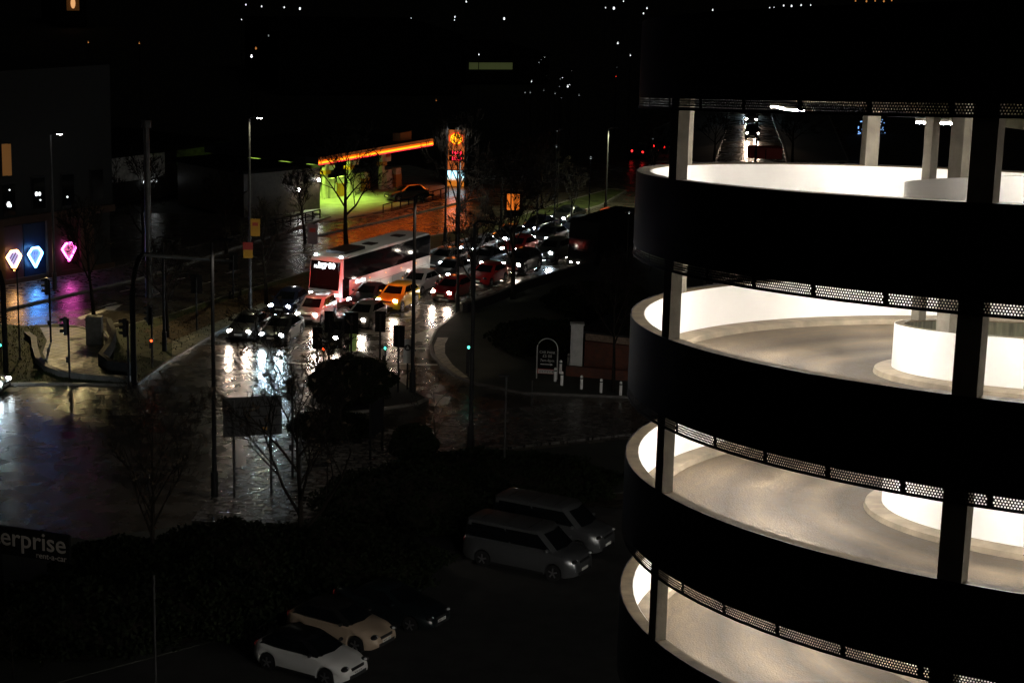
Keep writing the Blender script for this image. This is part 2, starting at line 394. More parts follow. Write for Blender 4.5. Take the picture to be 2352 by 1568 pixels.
aa = nt.nodes.new('ShaderNodeMath'); aa.operation = 'ADD'; nt.links.new(cr.outputs[0], aa.inputs[0]); nt.links.new(ma.outputs[0], aa.inputs[1])
rp = nt.nodes.new('ShaderNodeValToRGB'); els = rp.color_ramp.elements
els[0].position = .0; els[0].color = (.5, .48, .46, 1); els[1].position = 1; els[1].color = (1, .97, .9, 1)
for p_, v_ in ((.14, .38), (.24, .95), (.36, .42), (.52, 1.0), (.66, .45), (.80, 1.0)):
    e = els.new(p_); e.color = (v_, v_ * .97, v_ * .94, 1)
nt.links.new(aa.outputs[0], rp.inputs['Fac'])
mx = nt.nodes.new('ShaderNodeMix'); mx.data_type = 'RGBA'; mx.blend_type = 'MULTIPLY'; mx.inputs['Factor'].default_value = 1
nt.links.new(src, mx.inputs[6]); nt.links.new(rp.outputs['Color'], mx.inputs[7]); nt.links.new(mx.outputs[2], bs.inputs['Base Color'])

for k in KS:
    T0, T1 = 2 * PI * k, 2 * PI * (k + 1)
    rpart('deck', sweep([(7.5, -1.42), (13.14, -1.42), (13.14, -1.15), (7.5, -1.15)], T0, T1), deck_m)
    rpart('kerb', sweep([(12.55, -1.2), (12.60, -1.03), (12.66, -1.01), (13.1, -1.0), (13.1, -1.2)], T0, T1), MT['concrete'])
    rpart('kerb', sweep([(7.55, -1.2), (7.55, -1.0), (7.92, -1.01), (7.98, -1.04), (8.02, -1.2)], T0, T1), MT['concrete'])
    rpart('parapet', sweep([(13.06, -1.46), (13.32, -1.46), (13.32, .0), (13.06, .0)], T0, T1), MT['coping'])
    rpart('wall_paint', sweep([(13.044, -1.02), (13.07, -1.02), (13.07, -.012), (13.044, -.012)], T0, T1), MT['white_paint'])
    rpart('drum_wall', sweep([(7.4, -1.46), (7.6, -1.46), (7.6, -.03), (7.4, -.03)], T0, T1), MT['coping'])
    rpart('drum_paint', sweep([(7.59, -1.02), (7.614, -1.02), (7.614, -.032), (7.59, -.032)], T0, T1), MT['white_paint'])
    rpart('drum_lining', sweep([(7.385, -1.5), (7.405, -1.5), (7.405, -.06), (7.385, -.06)], T0, T1), MT['shutter'])
    rpart('cladding', sweep([(13.325, -1.545), (13.345, -1.545), (13.345, .012), (13.325, .012)], T0, T1), MT['clad'])
    rpart('bottom_trim', sweep([(13.32, -1.775), (13.35, -1.775), (13.35, -1.725), (13.32, -1.725)], T0, T1), MT['clad'])
    # unlit rear half of the skirt is plain sheet, the front is perforated in panels
    if k < 5:
        rpart('skirt', sweep([(13.33, -1.75), (13.34, -1.75), (13.34, -1.53), (13.33, -1.53)], T0 + R_(128), T1 - R_(12)), MT['clad'])
        pm = MB(); S = .054; R = 13.337; side = S / math.sqrt(3); hr = .0162
        n0, n1 = int(R_(-12) * R / S), int(R_(128) * R / S)
        for j in range(n0, n1 + 1):
            jm = (j + k * 11) % 29
            solid = jm < 2
            for row in range(5):
                sx = (j + (.5 if row % 2 else 0)) * S; T = T0 + sx / R; zc = -1.706 + row * S * .866
                if solid or row >= 4:
                    pm.add([hp(R, T0 + (sx + side * cos(R_(30 + 60 * q))) / R, zc + side * sin(R_(30 + 60 * q))) for q in range(6)], [(5, 4, 3, 2, 1, 0)])
                else:
                    vs = [hp(R, T0 + (sx + side * cos(R_(30 + 60 * q))) / R, zc + side * sin(R_(30 + 60 * q))) for q in range(6)]
                    vs += [hp(R, T0 + (sx + hr * cos(R_(30 + 60 * q))) / R, zc + hr * sin(R_(30 + 60 * q))) for q in range(6)]
                    pm.add(vs, [(q, 6 + q, 6 + (q + 1) % 6, (q + 1) % 6) for q in range(6)])
        rpart('perforated_skirt', pm, MT['clad'], None)
    else:
        rpart('skirt', sweep([(13.33, -1.75), (13.34, -1.75), (13.34, -1.53), (13.33, -1.53)], T0, T1), MT['clad'])
ztop = Z00 + PP
for t in (40.6, 75.6, 116, 151, 188, 224, 260, 296, 332, 6):
    tt = R_(t); rc = 13.195; top = zt(-2 * PI + tt) - .02
    mb = MB().box((-rc * sin(tt), -rc * cos(tt), top / 2 - .05), (.44, .22, top + .1), rz=-tt)
    mb.build('column', MT['column'], ramp)
for t in (73, 121, 169, 217, 265, 313, 25):
    tt = R_(t); rc = 7.5; top = zt(-2 * PI + tt) - .05
    MB().box((-rc * sin(tt), -rc * cos(tt), top / 2 - .05), (.5, .185, top + .1), rz=-tt).build('column', MT['column'], ramp)
# strip lights fixed under the ramp
proto = None
for k in KS:
    for i in range(10):
        T = 2 * PI * (k + 1) + R_(112 + 37 * i) - (2 * PI if i > 6 else 0)
        if k == -1 and i == 9: continue
        # soffit of the ramp one turn above
        Ta = (T / (2 * PI)) % 1 * 360; p = hp(10.4 if 105 < Ta < 120 else 9.9, T - 2 * PI, -1.42)
        if T - 2 * PI < -2 * PI: continue
        if proto is None:
            o = proto = thing('strip_light', 'long white fluorescent strip light fixed under the spiral ramp soffit', 'strip light', group='strip lights under the spiral ramp')
            MB().box((0, 0, -.14), (1.5, .16, .08)).tube([(-.5, 0, -.1), (-.5, 0, .02)], .02, 6).tube([(.5, 0, -.1), (.5, 0, .02)], .02, 6).build('housing', MT['dullwhite'], o)
            MB().box((0, 0, -.205), (1.45, .13, .05)).build('tube', E_TUBE, o)
        else: o = copy_tree(proto)
        slope = 0
        o.location = p; o.rotation_euler = (0, 0, R_(-60) if 105 < Ta < 120 else R_(-3) if 105 < Ta < 160 else -T)

# ------------------------------------------------------------------ vehicles
PAINTS = {}
def paint(col, metal=.3, rough=.28):
    key = (col, metal)
    if key not in PAINTS: PAINTS[key] = mat('car_paint', col, rough, metal=metal, coat=.8, spec=.5)
    return PAINTS[key]
KINDS = {  # L, W, H, top profile (x from nose, z), cabin xA xB xC xD (from nose), belt z, roof width factor, wheel r, xf, rear overhang
    'hatch': dict(L=4.05, W=1.76, H=1.46, prof=[(0, .58), (.05, .66), (.2, .74), (.55, .86), (1.0, .95), (1.3, .99), (2.4, 1.0), (-.5, 1.04), (-.2, 1.02), (-.05, .92), (0, .70)], cab=(1.0, 1.85, -.75, -.18), belt=.97, rw=.70, wr=.32, xf=.82, xr=.68),
    'saloon': dict(L=4.55, W=1.80, H=1.44, prof=[(0, .56), (.05, .64), (.2, .72), (.6, .84), (1.15, .94), (1.4, .97), (2.6, .98), (-1.0, 1.02), (-.5, 1.04), (-.1, 1.0), (0, .75)], cab=(1.2, 2.1, -1.35, -.62), belt=.95, rw=.68, wr=.33, xf=.86, xr=1.0),
    'suv': dict(L=4.2, W=1.80, H=1.64, prof=[(0, .66), (.05, .78), (.2, .90), (.5, 1.02), (.95, 1.10), (1.2, 1.14), (2.4, 1.16), (-.5, 1.2), (-.2, 1.18), (-.05, 1.05), (0, .80)], cab=(.95, 1.7, -.7, -.12), belt=1.12, rw=.72, wr=.36, xf=.84, xr=.80),
    'mpv': dict(L=4.0, W=1.72, H=1.64, prof=[(0, .60), (.05, .70), (.2, .82), (.5, .95), (.85, 1.02), (1.1, 1.06), (2.4, 1.08), (-.5, 1.1), (-.2, 1.08), (-.05, 1.0), (0, .75)], cab=(.8, 1.6, -.4, -.06), belt=1.04, rw=.80, wr=.32, xf=.78, xr=.68),
    'van': dict(L=5.3, W=1.98, H=1.97, prof=[(0, .74), (.04, .88), (.14, 1.0), (.45, 1.12), (.85, 1.20), (1.15, 1.24), (2.4, 1.24), (-.5, 1.24), (-.2, 1.24), (-.05, 1.22), (0, 1.1)], cab=(.82, 1.62, -.10, -.01), belt=1.21, rw=.84, wr=.34, xf=.98, xr=1.0),
}
def car(name, kind, nose, heading, col, label, lights='warm', group=None, metal=.3, roofcol=None, power=None, plate=None, cat='car', beams=True, tail=False, wheels=True, tilt=-.30):
    K = KINDS[kind]; L, W, H = K['L'], K['W'], K['H']
    h = R_(heading); c = nose - Vector((cos(h), sin(h), 0)) * L / 2
    t = thing(name, label, cat, (c.x, c.y, nose.z), h, group)
    pm = paint(col, metal)
    X = lambda x: L / 2 - (x if x >= 0 else L + x)
    pr = [(x if i < 7 else L + x, z) for i, (x, z) in enumerate(K['prof'])]
    ar = K['wr'] + .055; zw = K['wr']; xf, xr = K['xf'], L - K['xr']
    xs = sorted(set([p[0] for p in pr] + [xw + ar * cos(a) for xw in (xf, xr) for a in [R_(q) for q in (0, 25, 50, 70, 90, 110, 130, 155, 180)]] + [xw + sgn * (ar + .012) for xw in (xf, xr) for sgn in (-1, 1)] + [L * .5]))
    xs = [x for x in xs if 0 <= x <= L]
    def top(x):
        for (a, za), (b, zb) in zip(pr, pr[1:]):
            if a <= x <= b: return za + (zb - za) * (x - a) / max(1e-6, b - a)
        return pr[-1][1]
    def wid(x):
        w = 1.0
        if x < .6: w -= .30 * (1 - x / .6) ** 2.2
        if x > L - .45: w -= .16 * (1 - (L - x) / .45) ** 2
        return W / 2 * w
    def bot(x):
        z = .20 + (.12 * (1 - x / .25) if x < .25 else 0) + (.14 * (1 - (L - x) / .3) if x > L - .3 else 0)
        for xw in (xf, xr):
            d = abs(x - xw)
            if d <= ar + 1e-6: z = max(z, zw + math.sqrt(max(0, ar * ar - d * d)))
        return z
    mb = MB(); NR = 14
    for x in xs:
        zt_, w, zb = top(x), wid(x), bot(x)
        sh = zt_ - .10 * min(1, zt_ / .9); zm = (sh + max(zb, .3)) / 2
        half = [(0, zt_ + .035), (.5 * w, zt_ + .03), (.84 * w, zt_), (.965 * w, sh), (w, max(zm, zb + .01)), (.985 * w, max(zb + .005, min(zb + .06, zm))), (.95 * w, zb)]
        ring = half + [(-y, z) for y, z in half[::-1][:-1]] + [(-.0001, zt_ + .035)]
        ring = half + [(-y, z) for y, z in half[::-1]]
        for y, z in ring: mb.v.append((X(x), y, z))
    for i in range(len(xs) - 1):
        for k in range(NR):
            a, b = i * NR + k, i * NR + (k + 1) % NR
            mb.f.append((a, b, b + NR, a + NR))
    mb.f.append(tuple(range(NR))[::-1]); mb.f.append(tuple((len(xs) - 1) * NR + k for k in range(NR)))
    body = mb.build('body', pm, t, smooth=38)
    # cabin hull
    A, B, Cc, D = K['cab']; zb, wr = K['belt'], K['rw']
    def ringp(u):
        xa = A + (B - A) * u; xd = (L + D) + (Cc - D) * u; w = (W / 2) * (.93 + (wr - .93) * max(u, 0) ** 1.15); z = zb + (H - .05 - zb) * u
        return [(xa + .10, w * .80, z), (xa - .02, 0, z), (xa + .10, -w * .80, z), (xa + .26, -w, z), ((xa + xd) / 2, -w * 1.015, z), (xd - .16, -w, z), (xd - .02, -w * .8, z), (xd + .02, 0, z), (xd - .02, w * .8, z), (xd - .16, w, z), ((xa + xd) / 2, w * 1.015, z), (xa + .26, w, z)]
    mb = MB(); us = (-.05, .5, .93, 1.0)
    for u in us:
        q = ringp(u)
        mb.v += [(X(x) if x >= 0 else X(x), y, z) for x, y, z in q]
    q = ringp(1.0); xm = (q[4][0])
    mb.v += [(X(xm + (x - xm) * .82), y * .8, H) for x, y, z in q]
    n = 12
    for i in range(4):
        for k in range(n):
            mb.f.append((i * n + k, i * n + (k + 1) % n, (i + 1) * n + (k + 1) % n, (i + 1) * n + k))
    mb.f.append(tuple(4 * n + k for k in range(n)))
    mb.build('cabin', paint(roofcol, .1) if roofcol else pm, t, smooth=38)
    def patch(i, j, u0, u1, e0=.0, e1=.0, off=.014):
        a0, b0, a1, b1 = ringp(u0)[i], ringp(u0)[j], ringp(u1)[i], ringp(u1)[j]
        V = lambda p: Vector((X(p[0]), p[1], p[2]))
        lo = [V(a0).lerp(V(b0), e0), V(a0).lerp(V(b0), 1 - e1)]; hi = [V(a1).lerp(V(b1), e0), V(a1).lerp(V(b1), 1 - e1)]
        nrm = (lo[1] - lo[0]).cross(hi[0] - lo[0]).normalized(); cen = Vector((0, 0, zb))
        if nrm.dot(lo[0] - Vector((0, 0, lo[0].z))) < 0 and abs(nrm.y) > .5: nrm = -nrm
        elif abs(nrm.y) <= .5 and nrm.x * (lo[0].x + lo[1].x) < 0: nrm = -nrm
        q = [lo[0], lo[1], hi[1], hi[0]]
        return [p + nrm * off for p in q] + [p - nrm * .01 for p in q]
    FQ = [(0, 1, 2, 3), (7, 6, 5, 4), (0, 4, 5, 1), (1, 5, 6, 2), (2, 6, 7, 3), (3, 7, 4, 0)]
    lo, hi = .04, .86
    MB().add(patch(0, 1, lo, hi, .04, 0), FQ).add(patch(1, 2, lo, hi, 0, .04), FQ).build('windscreen', MT['glass'], t)
    MB().add(patch(8, 7, lo + .1, hi, .08, 0), FQ).add(patch(7, 6, lo + .1, hi, 0, .08), FQ).build('rear_window', MT['glass'], t)
    for a, b, c_ in ((3, 4, 5), (11, 10, 9)):
        MB().add(patch(a, b, .06, .84, .02, .05), FQ).build('side_window', MT['glass'], t)
        MB().add(patch(b, c_, .06, .84, .0, .10), FQ).build('side_window', MT['glass'], t)
    # wheels
    if wheels:
        for xw in (xf, xr):
            for sg in (-1, 1):
                yc = sg * (W / 2 - .12)
                tyre = MB().tube([(X(xw), yc - .1, zw), (X(xw), yc + .1, zw)], K['wr'], 20).build('wheel', MT['tyre'], t, smooth=40)
                rm = MB().tube([(X(xw), yc + sg * .085, zw), (X(xw), yc + sg * .108, zw)], K['wr'] * .64, 16)
                rm.build('rim', MT['darkgrey'], tyre)
                sp = MB()
                for q in range(5):
                    a = 2 * PI * q / 5 + .3
                    sp.box((X(xw) + cos(a) * K['wr'] * .33, yc + sg * .112, zw + sin(a) * K['wr'] * .33), (.001, .02, .001))
                    d = Vector((cos(a), 0, sin(a))); nn = Vector((-sin(a), 0, cos(a))); c0 = Vector((X(xw), yc + sg * .118, zw))
                    sp.slabquad(c0 + nn * .03, c0 + d * K['wr'] * .62 + nn * .035, c0 + d * K['wr'] * .62 - nn * .035, c0 - nn * .03, .012)
                sp.tube([(X(xw), yc + sg * .1, zw), (X(xw), yc + sg * .124, zw)], .06, 8)
                sp.build('spokes', MT['rim'], tyre)
    # front detail
    zh = pr[1][1] + .02; hc = {'warm': (1, .70, .50), 'white': (.62, .88, 1.0), None: None, 'off': None}[lights]
    wf = wid(.18)
    for sg in (-1, 1):
        hm = E_XEN if lights == 'white' else (E_HEAD if lights == 'warm' else MT['lensclear'])
        big = 1.0 if lights not in (None, 'off') else 1.0
        Mr = Matrix.Translation(Vector((X(.16), sg * wf * .78, zh + .01))) @ Matrix.Rotation(sg * R_(-28), 4, 'Z') @ Matrix.Rotation(R_(-8), 4, 'Y')
        if lights in (None, 'off'):
            hl = MB().ell((0, 0, 0), (.15, .20, .085), 12, 6, Mr).build('headlight', MT['plastic'], t, smooth=60)
            MB().ell((.045, 0, 0.01), (.12, .11, .06), 10, 6, Mr).build('lens', MT['lensclear'], hl, smooth=60)
        else:
            MB().ell((0, 0, 0), (.13, .19, .10), 10, 6, Mr).build('headlight', hm, t, smooth=60)
        MB().ell((X(L - .06), sg * (W / 2 * .84 - .08), .86 if kind != 'van' else 1.05), (.07, .13, .12), 8, 5).build('tail_light', E_TAIL if tail else paint((.25, .01, .01), .0), t, smooth=60)
        MB().ell((X(A + .42), sg * (W / 2 + .07), zb + .06), (.07, .12, .075), 8, 6).build('mirror', pm if kind != 'hatch' or not roofcol else paint(roofcol, .1), t, smooth=60)
    MB().box((X(.035), 0, zh - .06), (.08, W * .42, .10)).build('grille', MT['plastic'], t)
    MB().box((X(.03), 0, .36), (.10, W * .56, .13)).build('lower_grille', MT['plastic'], t)
    MB().box((L / 2 + .008, 0, .48), (.02, .52, .11)).build('number_plate', MT['plate'], t)
    if plate: lettering('plate_text', plate, .10, MT['plastic'], t, (L / 2 + .022, 0, .48), (R_(90), 0, R_(90)), .002)
    for sg in (-1, 1):
        MB().box(((X(xf + ar + .05) + X(xr - ar - .05)) / 2, sg * (W / 2 - .03), .24), (xr - xf - 2 * ar - .1, .07, .10)).build('sill', MT['plastic'], t)
        for fx in (.42, .62): MB().box((X(L * fx), sg * (W / 2 + .005), zb - .12), (.16, .03, .03)).build('door_handle', pm, t)
    if hc and beams:
        pw = power or 180
        for sg in (-1, 1):
            spot(t, (L / 2 + .14, sg * wf * .72, zh), (1, 0, tilt), pw, hc, 48, .85, .07).scale = (1.9, 1, 1)
    return t

def queue_car(px, py, kind, col, label, lights='warm', head=-102, name='queuing_car', **k):
    if isinstance(col, str): raise ValueError
    hh = R_(head)   # small first numbers are metres on the ground, large ones places in the photograph
    nose = g(px, py) if px > 60 else Vector((px, py, 0)) + Vector((cos(hh), sin(hh), 0)) * KINDS[kind]['L'] / 2
    return car(name, kind, nose, head, col, label, lights, group='vehicles queuing at the lights', **k)
BLK, DK, SIL, NAVY = (.012, .012, .014), (.04, .04, .045), (.38, .38, .39), (.015, .02, .05)
queue_car(547, 786, 'saloon', (.035, .035, .037), 'dark grey estate car at the stop line nearest the kerb', 'warm', -100, power=220)
queue_car(622, 794, 'saloon', (.02, .022, .025), 'black saloon with white-blue headlights at the stop line', 'white', -101, power=420, tilt=-.12)
queue_car(640, 727, 'hatch', NAVY, 'dark car behind the grey estate in the kerb lane', 'white', -103)
queue_car(702, 748, 'mpv', (.55, .53, .50), 'pale silver boxy car with its bonnet lit red', 'warm', -104)
queue_car(747, 800, 'hatch', BLK, 'black car partly hidden behind the traffic signal cluster', 'warm', -103, power=500)
queue_car(812, 758, 'hatch', (.16, .145, .135), 'grey hatchback in front of the dark saloon and yellow car', 'warm', -107)
queue_car(818, 712, 'saloon', (.03, .032, .036), 'dark saloon with white headlights beside the front of the coach', 'white', -110)
queue_car(886, 718, 'suv', (.75, .50, .03), 'bright yellow compact sport utility car beside a tall lamp post', 'warm', -109, metal=.1)
queue_car(-6.75, 133.2, 'hatch', (.36, .33, .33), 'silver hatchback lit pink alongside the side of the coach', 'warm', -112)
queue_car(-4.3, 131.2, 'hatch', (.20, .006, .008), 'dark red hatchback behind the yellow car', 'warm', -112)
queue_car(-5.2, 142.8, 'saloon', (.09, .09, .09), 'grey saloon just behind the coach near the reservation', 'white', -114)
queue_car(-4.6, 138.0, 'hatch', (.03, .03, .035), 'black car between the red hatchback and grey saloon', 'warm', -113)
queue_car(-1.9, 136.8, 'hatch', (.34, .015, .015), 'bright red car with unlit front behind the dark red hatchback', 'off', -113)
queue_car(-2.1, 143.3, 'saloon', (.02, .02, .025), 'black saloon two cars behind the silver hatchback beside the coach', 'warm', -115)
queue_car(-2.9, 148.6, 'hatch', (.45, .46, .48), 'silver car directly behind the grey saloon in the coach lane', 'white', -115)
queue_car(.6, 141.9, 'suv', BLK, 'black sport utility car directly behind the bright red car', 'warm', -115)
queue_car(.4, 148.9, 'hatch', (.28, .01, .012), 'red hatchback in the middle lane partly behind a bare tree', 'warm', -115)
queue_car(3.1, 147.2, 'suv', (.06, .065, .06), 'dark sport utility car beside the front of the black lorry', 'white', -116, tail=True)
queue_car(-.4, 154.2, 'saloon', BLK, 'black car with two wide white headlights deep in the queue', 'white', -116)
queue_car(2.9, 154.3, 'hatch', DK, 'dark hatchback between the black cars at the back of the queue', 'white', -116)
queue_car(5.8, 153.0, 'suv', (.09, .09, .085), 'grey car with bright headlights behind the dark hatchback', 'warm', -117)
queue_car(2.1, 159.6, 'saloon', (.02, .02, .05), 'navy car at the far end of the kerb lane', 'white', -117)
queue_car(5.4, 159.6, 'hatch', (.04, .05, .10), 'dark blue car beside the roof of the black lorry', 'white', -117)
queue_car(1376, 526, 'hatch', (.5, .06, .02), 'orange red car beyond the black lorry', 'warm', -112)
queue_car(4.6, 165.2, 'saloon', BLK, 'black car behind the navy one, last in the kerb lane', 'white', -117)
queue_car(8.3, 158.2, 'suv', (.03, .03, .03), 'black car behind the grey one, just beyond the lorry', 'warm', -117)
queue_car(11.0, 164.6, 'hatch', (.35, .36, .38), 'silver car next to the orange red car beyond the lorry', 'white', -112)
car('arriving_car', 'hatch', g(16, 903), -8, (.4, .4, .4), 'silver car nosing in at the left edge of the junction', 'white', power=60, group='vehicles on the junction')
# two cars on the far straight road
car('oncoming_car', 'suv', g(1727, 322), -97, BLK, 'black car with bright headlights on the far straight road, nearer one', 'warm', group='cars on the far straight road', power=700)
car('oncoming_car', 'hatch', g(1725, 287), -97, (.1, .1, .1), 'dark car farther up the far straight road', 'warm', group='cars on the far straight road', power=450)
car('oncoming_car', 'hatch', g(1724, 262), -97, (.1, .1, .1), 'car with cold white lamps farthest up the straight road', 'white', group='cars on the far straight road', power=450)
# cars seen from behind, far right
for i, (px, py, lb) in enumerate([(1500, 358, 'car with red tail lamps beyond the ramp, left of two'), (1548, 347, 'car with red tail lamps close to the ramp edge')]):
    car('departing_car', 'hatch', g(px, py), 60, DK, lb, 'off', tail=True, group='cars showing red tail lamps')
# parked cars in the foreground
car('parked_car', 'hatch', g(822, 1568), -30, (.72, .72, .70), 'white hatchback with black roof parked in front, nearest the camera', 'off', roofcol=(.01, .01, .012), metal=0, plate='FL70 UCW', group='cars parked in the apron')
car('parked_car', 'hatch', g(888, 1494), -30, (.48, .37, .27), 'beige hatchback with dark roof parked behind the white one', 'off', roofcol=(.015, .015, .015), metal=.1, plate='WF71 CZC', group='cars parked in the apron')
car('parked_car', 'saloon', g(1014, 1448), -30, (.012, .018, .02), 'black car barely visible beside the beige hatchback', 'off', plate='YE72 ZYX', group='cars parked in the apron')
for i, (px, py, lb) in enumerate([(1342, 1328, 'silver minibus van parked nearest, with roof ribs and alloy wheels'), (1396, 1272, 'silver minibus van parked behind the nearer van')]):
    v = car('minibus', 'van', g(px, py), -28, (.15, .155, .16), lb, 'off', metal=.6, cat='van', group='silver minibuses parked side by side')
    L = 5.3
    rb = MB()
    for q in (-1.9, -.75, .35): rb.box((q, 0, 1.985), (.035, 1.25, .02))
    rb.build('roof_rib', MT['grey'], v)
    for sg in (-1, 1):
        MB().box((-.95, sg * .955, 1.52), (2.9, .03, .42)).build('side_window', MT['glass'], v)
        MB().box((2.50, sg * .62, .52), (.2, .26, .10)).build('fog_light', MT['lensclear'], v)

# ------------------------------------------------------------------ coach and lorry
def coach(name, label, nose, heading, L, H, W, bodym, lit=True, low=False):
    h = R_(heading); c = nose - Vector((cos(h), sin(h), 0)) * L / 2
    t = thing(name, label, 'coach' if lit else 'lorry', (c.x, c.y, 0), h, 'vehicles queuing at the lights')
    X = lambda x: L / 2 - x
    prof = [(.06, .32), (0, .55), (0, 1.15), (.10, 1.4), (.30, H - .35), (.50, H - .06), (.8, H), (L - .3, H), (L - .02, H - .25), (L, .6), (L - .05, .32)]
    mb = MB(); n = len(prof)
    ysec = [(-1, .06), (-.965, .0), (.965, 0), (1, .06)]
    for yf, ins in ysec:
        for x, z in prof:
            xi = min(max(x, 0), L); zz = z
            if ins:
                xi = x + ins if x < L / 2 else x - ins; zz = z - (.06 if z > 1.5 else 0)
            mb.v.append((X(xi), yf * W / 2, zz))
    for j in range(3):
        for i in range(n):
            a, b = j * n + i, j * n + (i + 1) % n
            mb.f.append((a, b, b + n, a + n))
    mb.f.append(tuple(range(n))[::-1]); mb.f.append(tuple(3 * n + i for i in range(n)))
    mb.build('body', bodym, t, smooth=30)
    if lit:
        ws = MB()
        for a, b in (((-.012, 1.13), (.085, 1.4)), ((.085, 1.4), (.285, H - .37)), ((.285, H - .37), (.46, H - .13))):
            ws.add([(X(a[0]), -W / 2 * .93, a[1]), (X(a[0]), W / 2 * .93, a[1]), (X(b[0]), W / 2 * .93, b[1]), (X(b[0]), -W / 2 * .93, b[1])], [(0, 1, 2, 3)])
            ws.add([(X(a[0] + .05), -W / 2 * .93, a[1]), (X(a[0] + .05), W / 2 * .93, a[1]), (X(b[0] + .05), W / 2 * .93, b[1]), (X(b[0] + .05), -W / 2 * .93, b[1])], [(3, 2, 1, 0)])
        ws.build('windscreen', MT['glass'], t, smooth=60)
        for sg in (-1, 1):
            y = sg * (W / 2 + .008)
            MB().box(((X(.55) + X(L - .12)) / 2, y, (H + 1.62) / 2 - .04), (L - .7, .03, H - .2 - 1.62)).build('window_band', MT['glass'], t)
            if sg == 1:
                d = MB().box((X(.85), y, 1.2), (.85, .034, 1.35)).build('door', MT['glass'], t)
            for q in (2.9, L - 3.5, L - 2.2):
                w = MB().tube([(X(q), sg * (W / 2 - .25), .48), (X(q), sg * (W / 2 + .015), .48)], .47, 20).build('wheel', MT['tyre'], t, smooth=40)
                MB().tube([(X(q), sg * (W / 2 + .0), .48), (X(q), sg * (W / 2 + .03), .48)], .27, 14).build('rim', MT['grey'], w)
            ln = MB()
            ln.box((X(L / 2 + .6), y, 1.05), (L - 2.4, .012, .015))
            for q in range(6): ln.box((X(2.2 + q * 1.7), y, .72), (.015, .012, .62))
            ln.build('locker_seam', MT['plastic'], t)
            mk = MB()
            for q in range(5): mk.ell((X(1.9 + q * 2.2), y, 1.5 - .1), (.03, .02, .03), 6, 4)
            for q in range(5): mk.ell((X(2.7 + q * 2.0), y, .62), (.03, .02, .03), 6, 4)
            mk.build('marker_light', E_AMB, t)
            MB().tube([(X(.1), sg * (W / 2 - .08), H - .35), (X(-.3), sg * (W / 2 + .12), H - .5), (X(-.25), sg * (W / 2 + .15), H - 1.0)], .05, 6).build('mirror', MT['plastic'], t, smooth=50)
            MB().ell((X(.02), sg * W * .36, .78), (.05, .13, .075), 10, 6).build('headlight', E_HEAD, t, smooth=60)
            MB().ell((X(.02), sg * W * .44, .80), (.05, .07, .06), 10, 6).build('headlight', E_HEAD, t, smooth=60)
            MB().ell((X(.62), sg * W * .40, H + .02), (.06, .09, .06), 8, 5).build('marker_light', E_XEN, t, smooth=60)
            spot(t, (X(-.15), sg * W * .36, .78), (1, 0, -.30), 120, (1, .8, .7), 46, .8)
        MB().box((X(2.9), 0, H + .11), (2.7, 1.5, .2)).build('air_conditioner', MT['plastic'], t)
        MB().box((X(6.2), 0, H + .03), (.9, .8, .06)).build('roof_hatch', MT['darkgrey'], t)
        MB().box((X(10.2), 0, H + .03), (.9, .8, .06)).build('roof_hatch', MT['darkgrey'], t)
        mo = MB()
        for q in range(9):
            a = -1 + 2 * q / 8; mo.box((X(-.005), a * .5, .78 + .07 * a * a), (.03, .14, .10 * (1 - a * a * .7)))
        mo.build('grille', MT['plastic'], t)
        ds = MB().box((X(.33), .0, H - .5), (.02, .02, .02)).build('destination_display', MT['plastic'], t)
        ea = emit('display_glow', (.85, 1, 1), 7)
        tilt = R_(90 - 9)
        lettering('display_text', 'Luxury', .26, ea, ds, (X(.235), -.20, H - .52), (tilt, 0, R_(90)), .004, .008)
        lettering('display_text', 'Holidays', .26, ea, ds, (X(.205), -.42, H - .74), (tilt, 0, R_(90)), .004, .008)
        lettering('display_text', '00', .50, ea, ds, (X(.205), .52, H - .62), (tilt, 0, R_(90)), .004, .02)
        eb = emit('logo_glow', (1, 1, 1), 3)
        lettering('side_logo', 'Coaches', .38, eb, t, (X(2.75), W / 2 + .03, 1.42), (R_(90), 0, R_(180)), .003, .012, shear=.25)
    else:
        MB().box((X(.02), 0, 1.9), (.1, W * .86, 1.0)).build('windscreen', MT['glass'], t)
        for q in (1.3, L - 2.6, L - 1.4):
            for sg in (-1, 1): MB().tube([(X(q), sg * (W / 2 - .25), .48), (X(q), sg * (W / 2 + .02), .48)], .48, 16).build('wheel', MT['tyre'], t, smooth=40)
        for a in (-.9, -.3, .3, .9): MB().ell((X(.0), a, .5), (.05, .09, .04), 8, 4).build('running_light', E_HEAD if a < 0 else E_AMB, t)
    return t
coach('coach', 'large white coach with black window band, front washed red by the signals', g(743, 701), -116, 12.9, 3.35, 2.5, paint((.7, .69, .68), .0, .3))
coach('lorry', 'unlit black high sided lorry at the right end of the queue', g(1335, 619), -117, 9.0, 3.7, 2.5, MT['black'], lit=False)

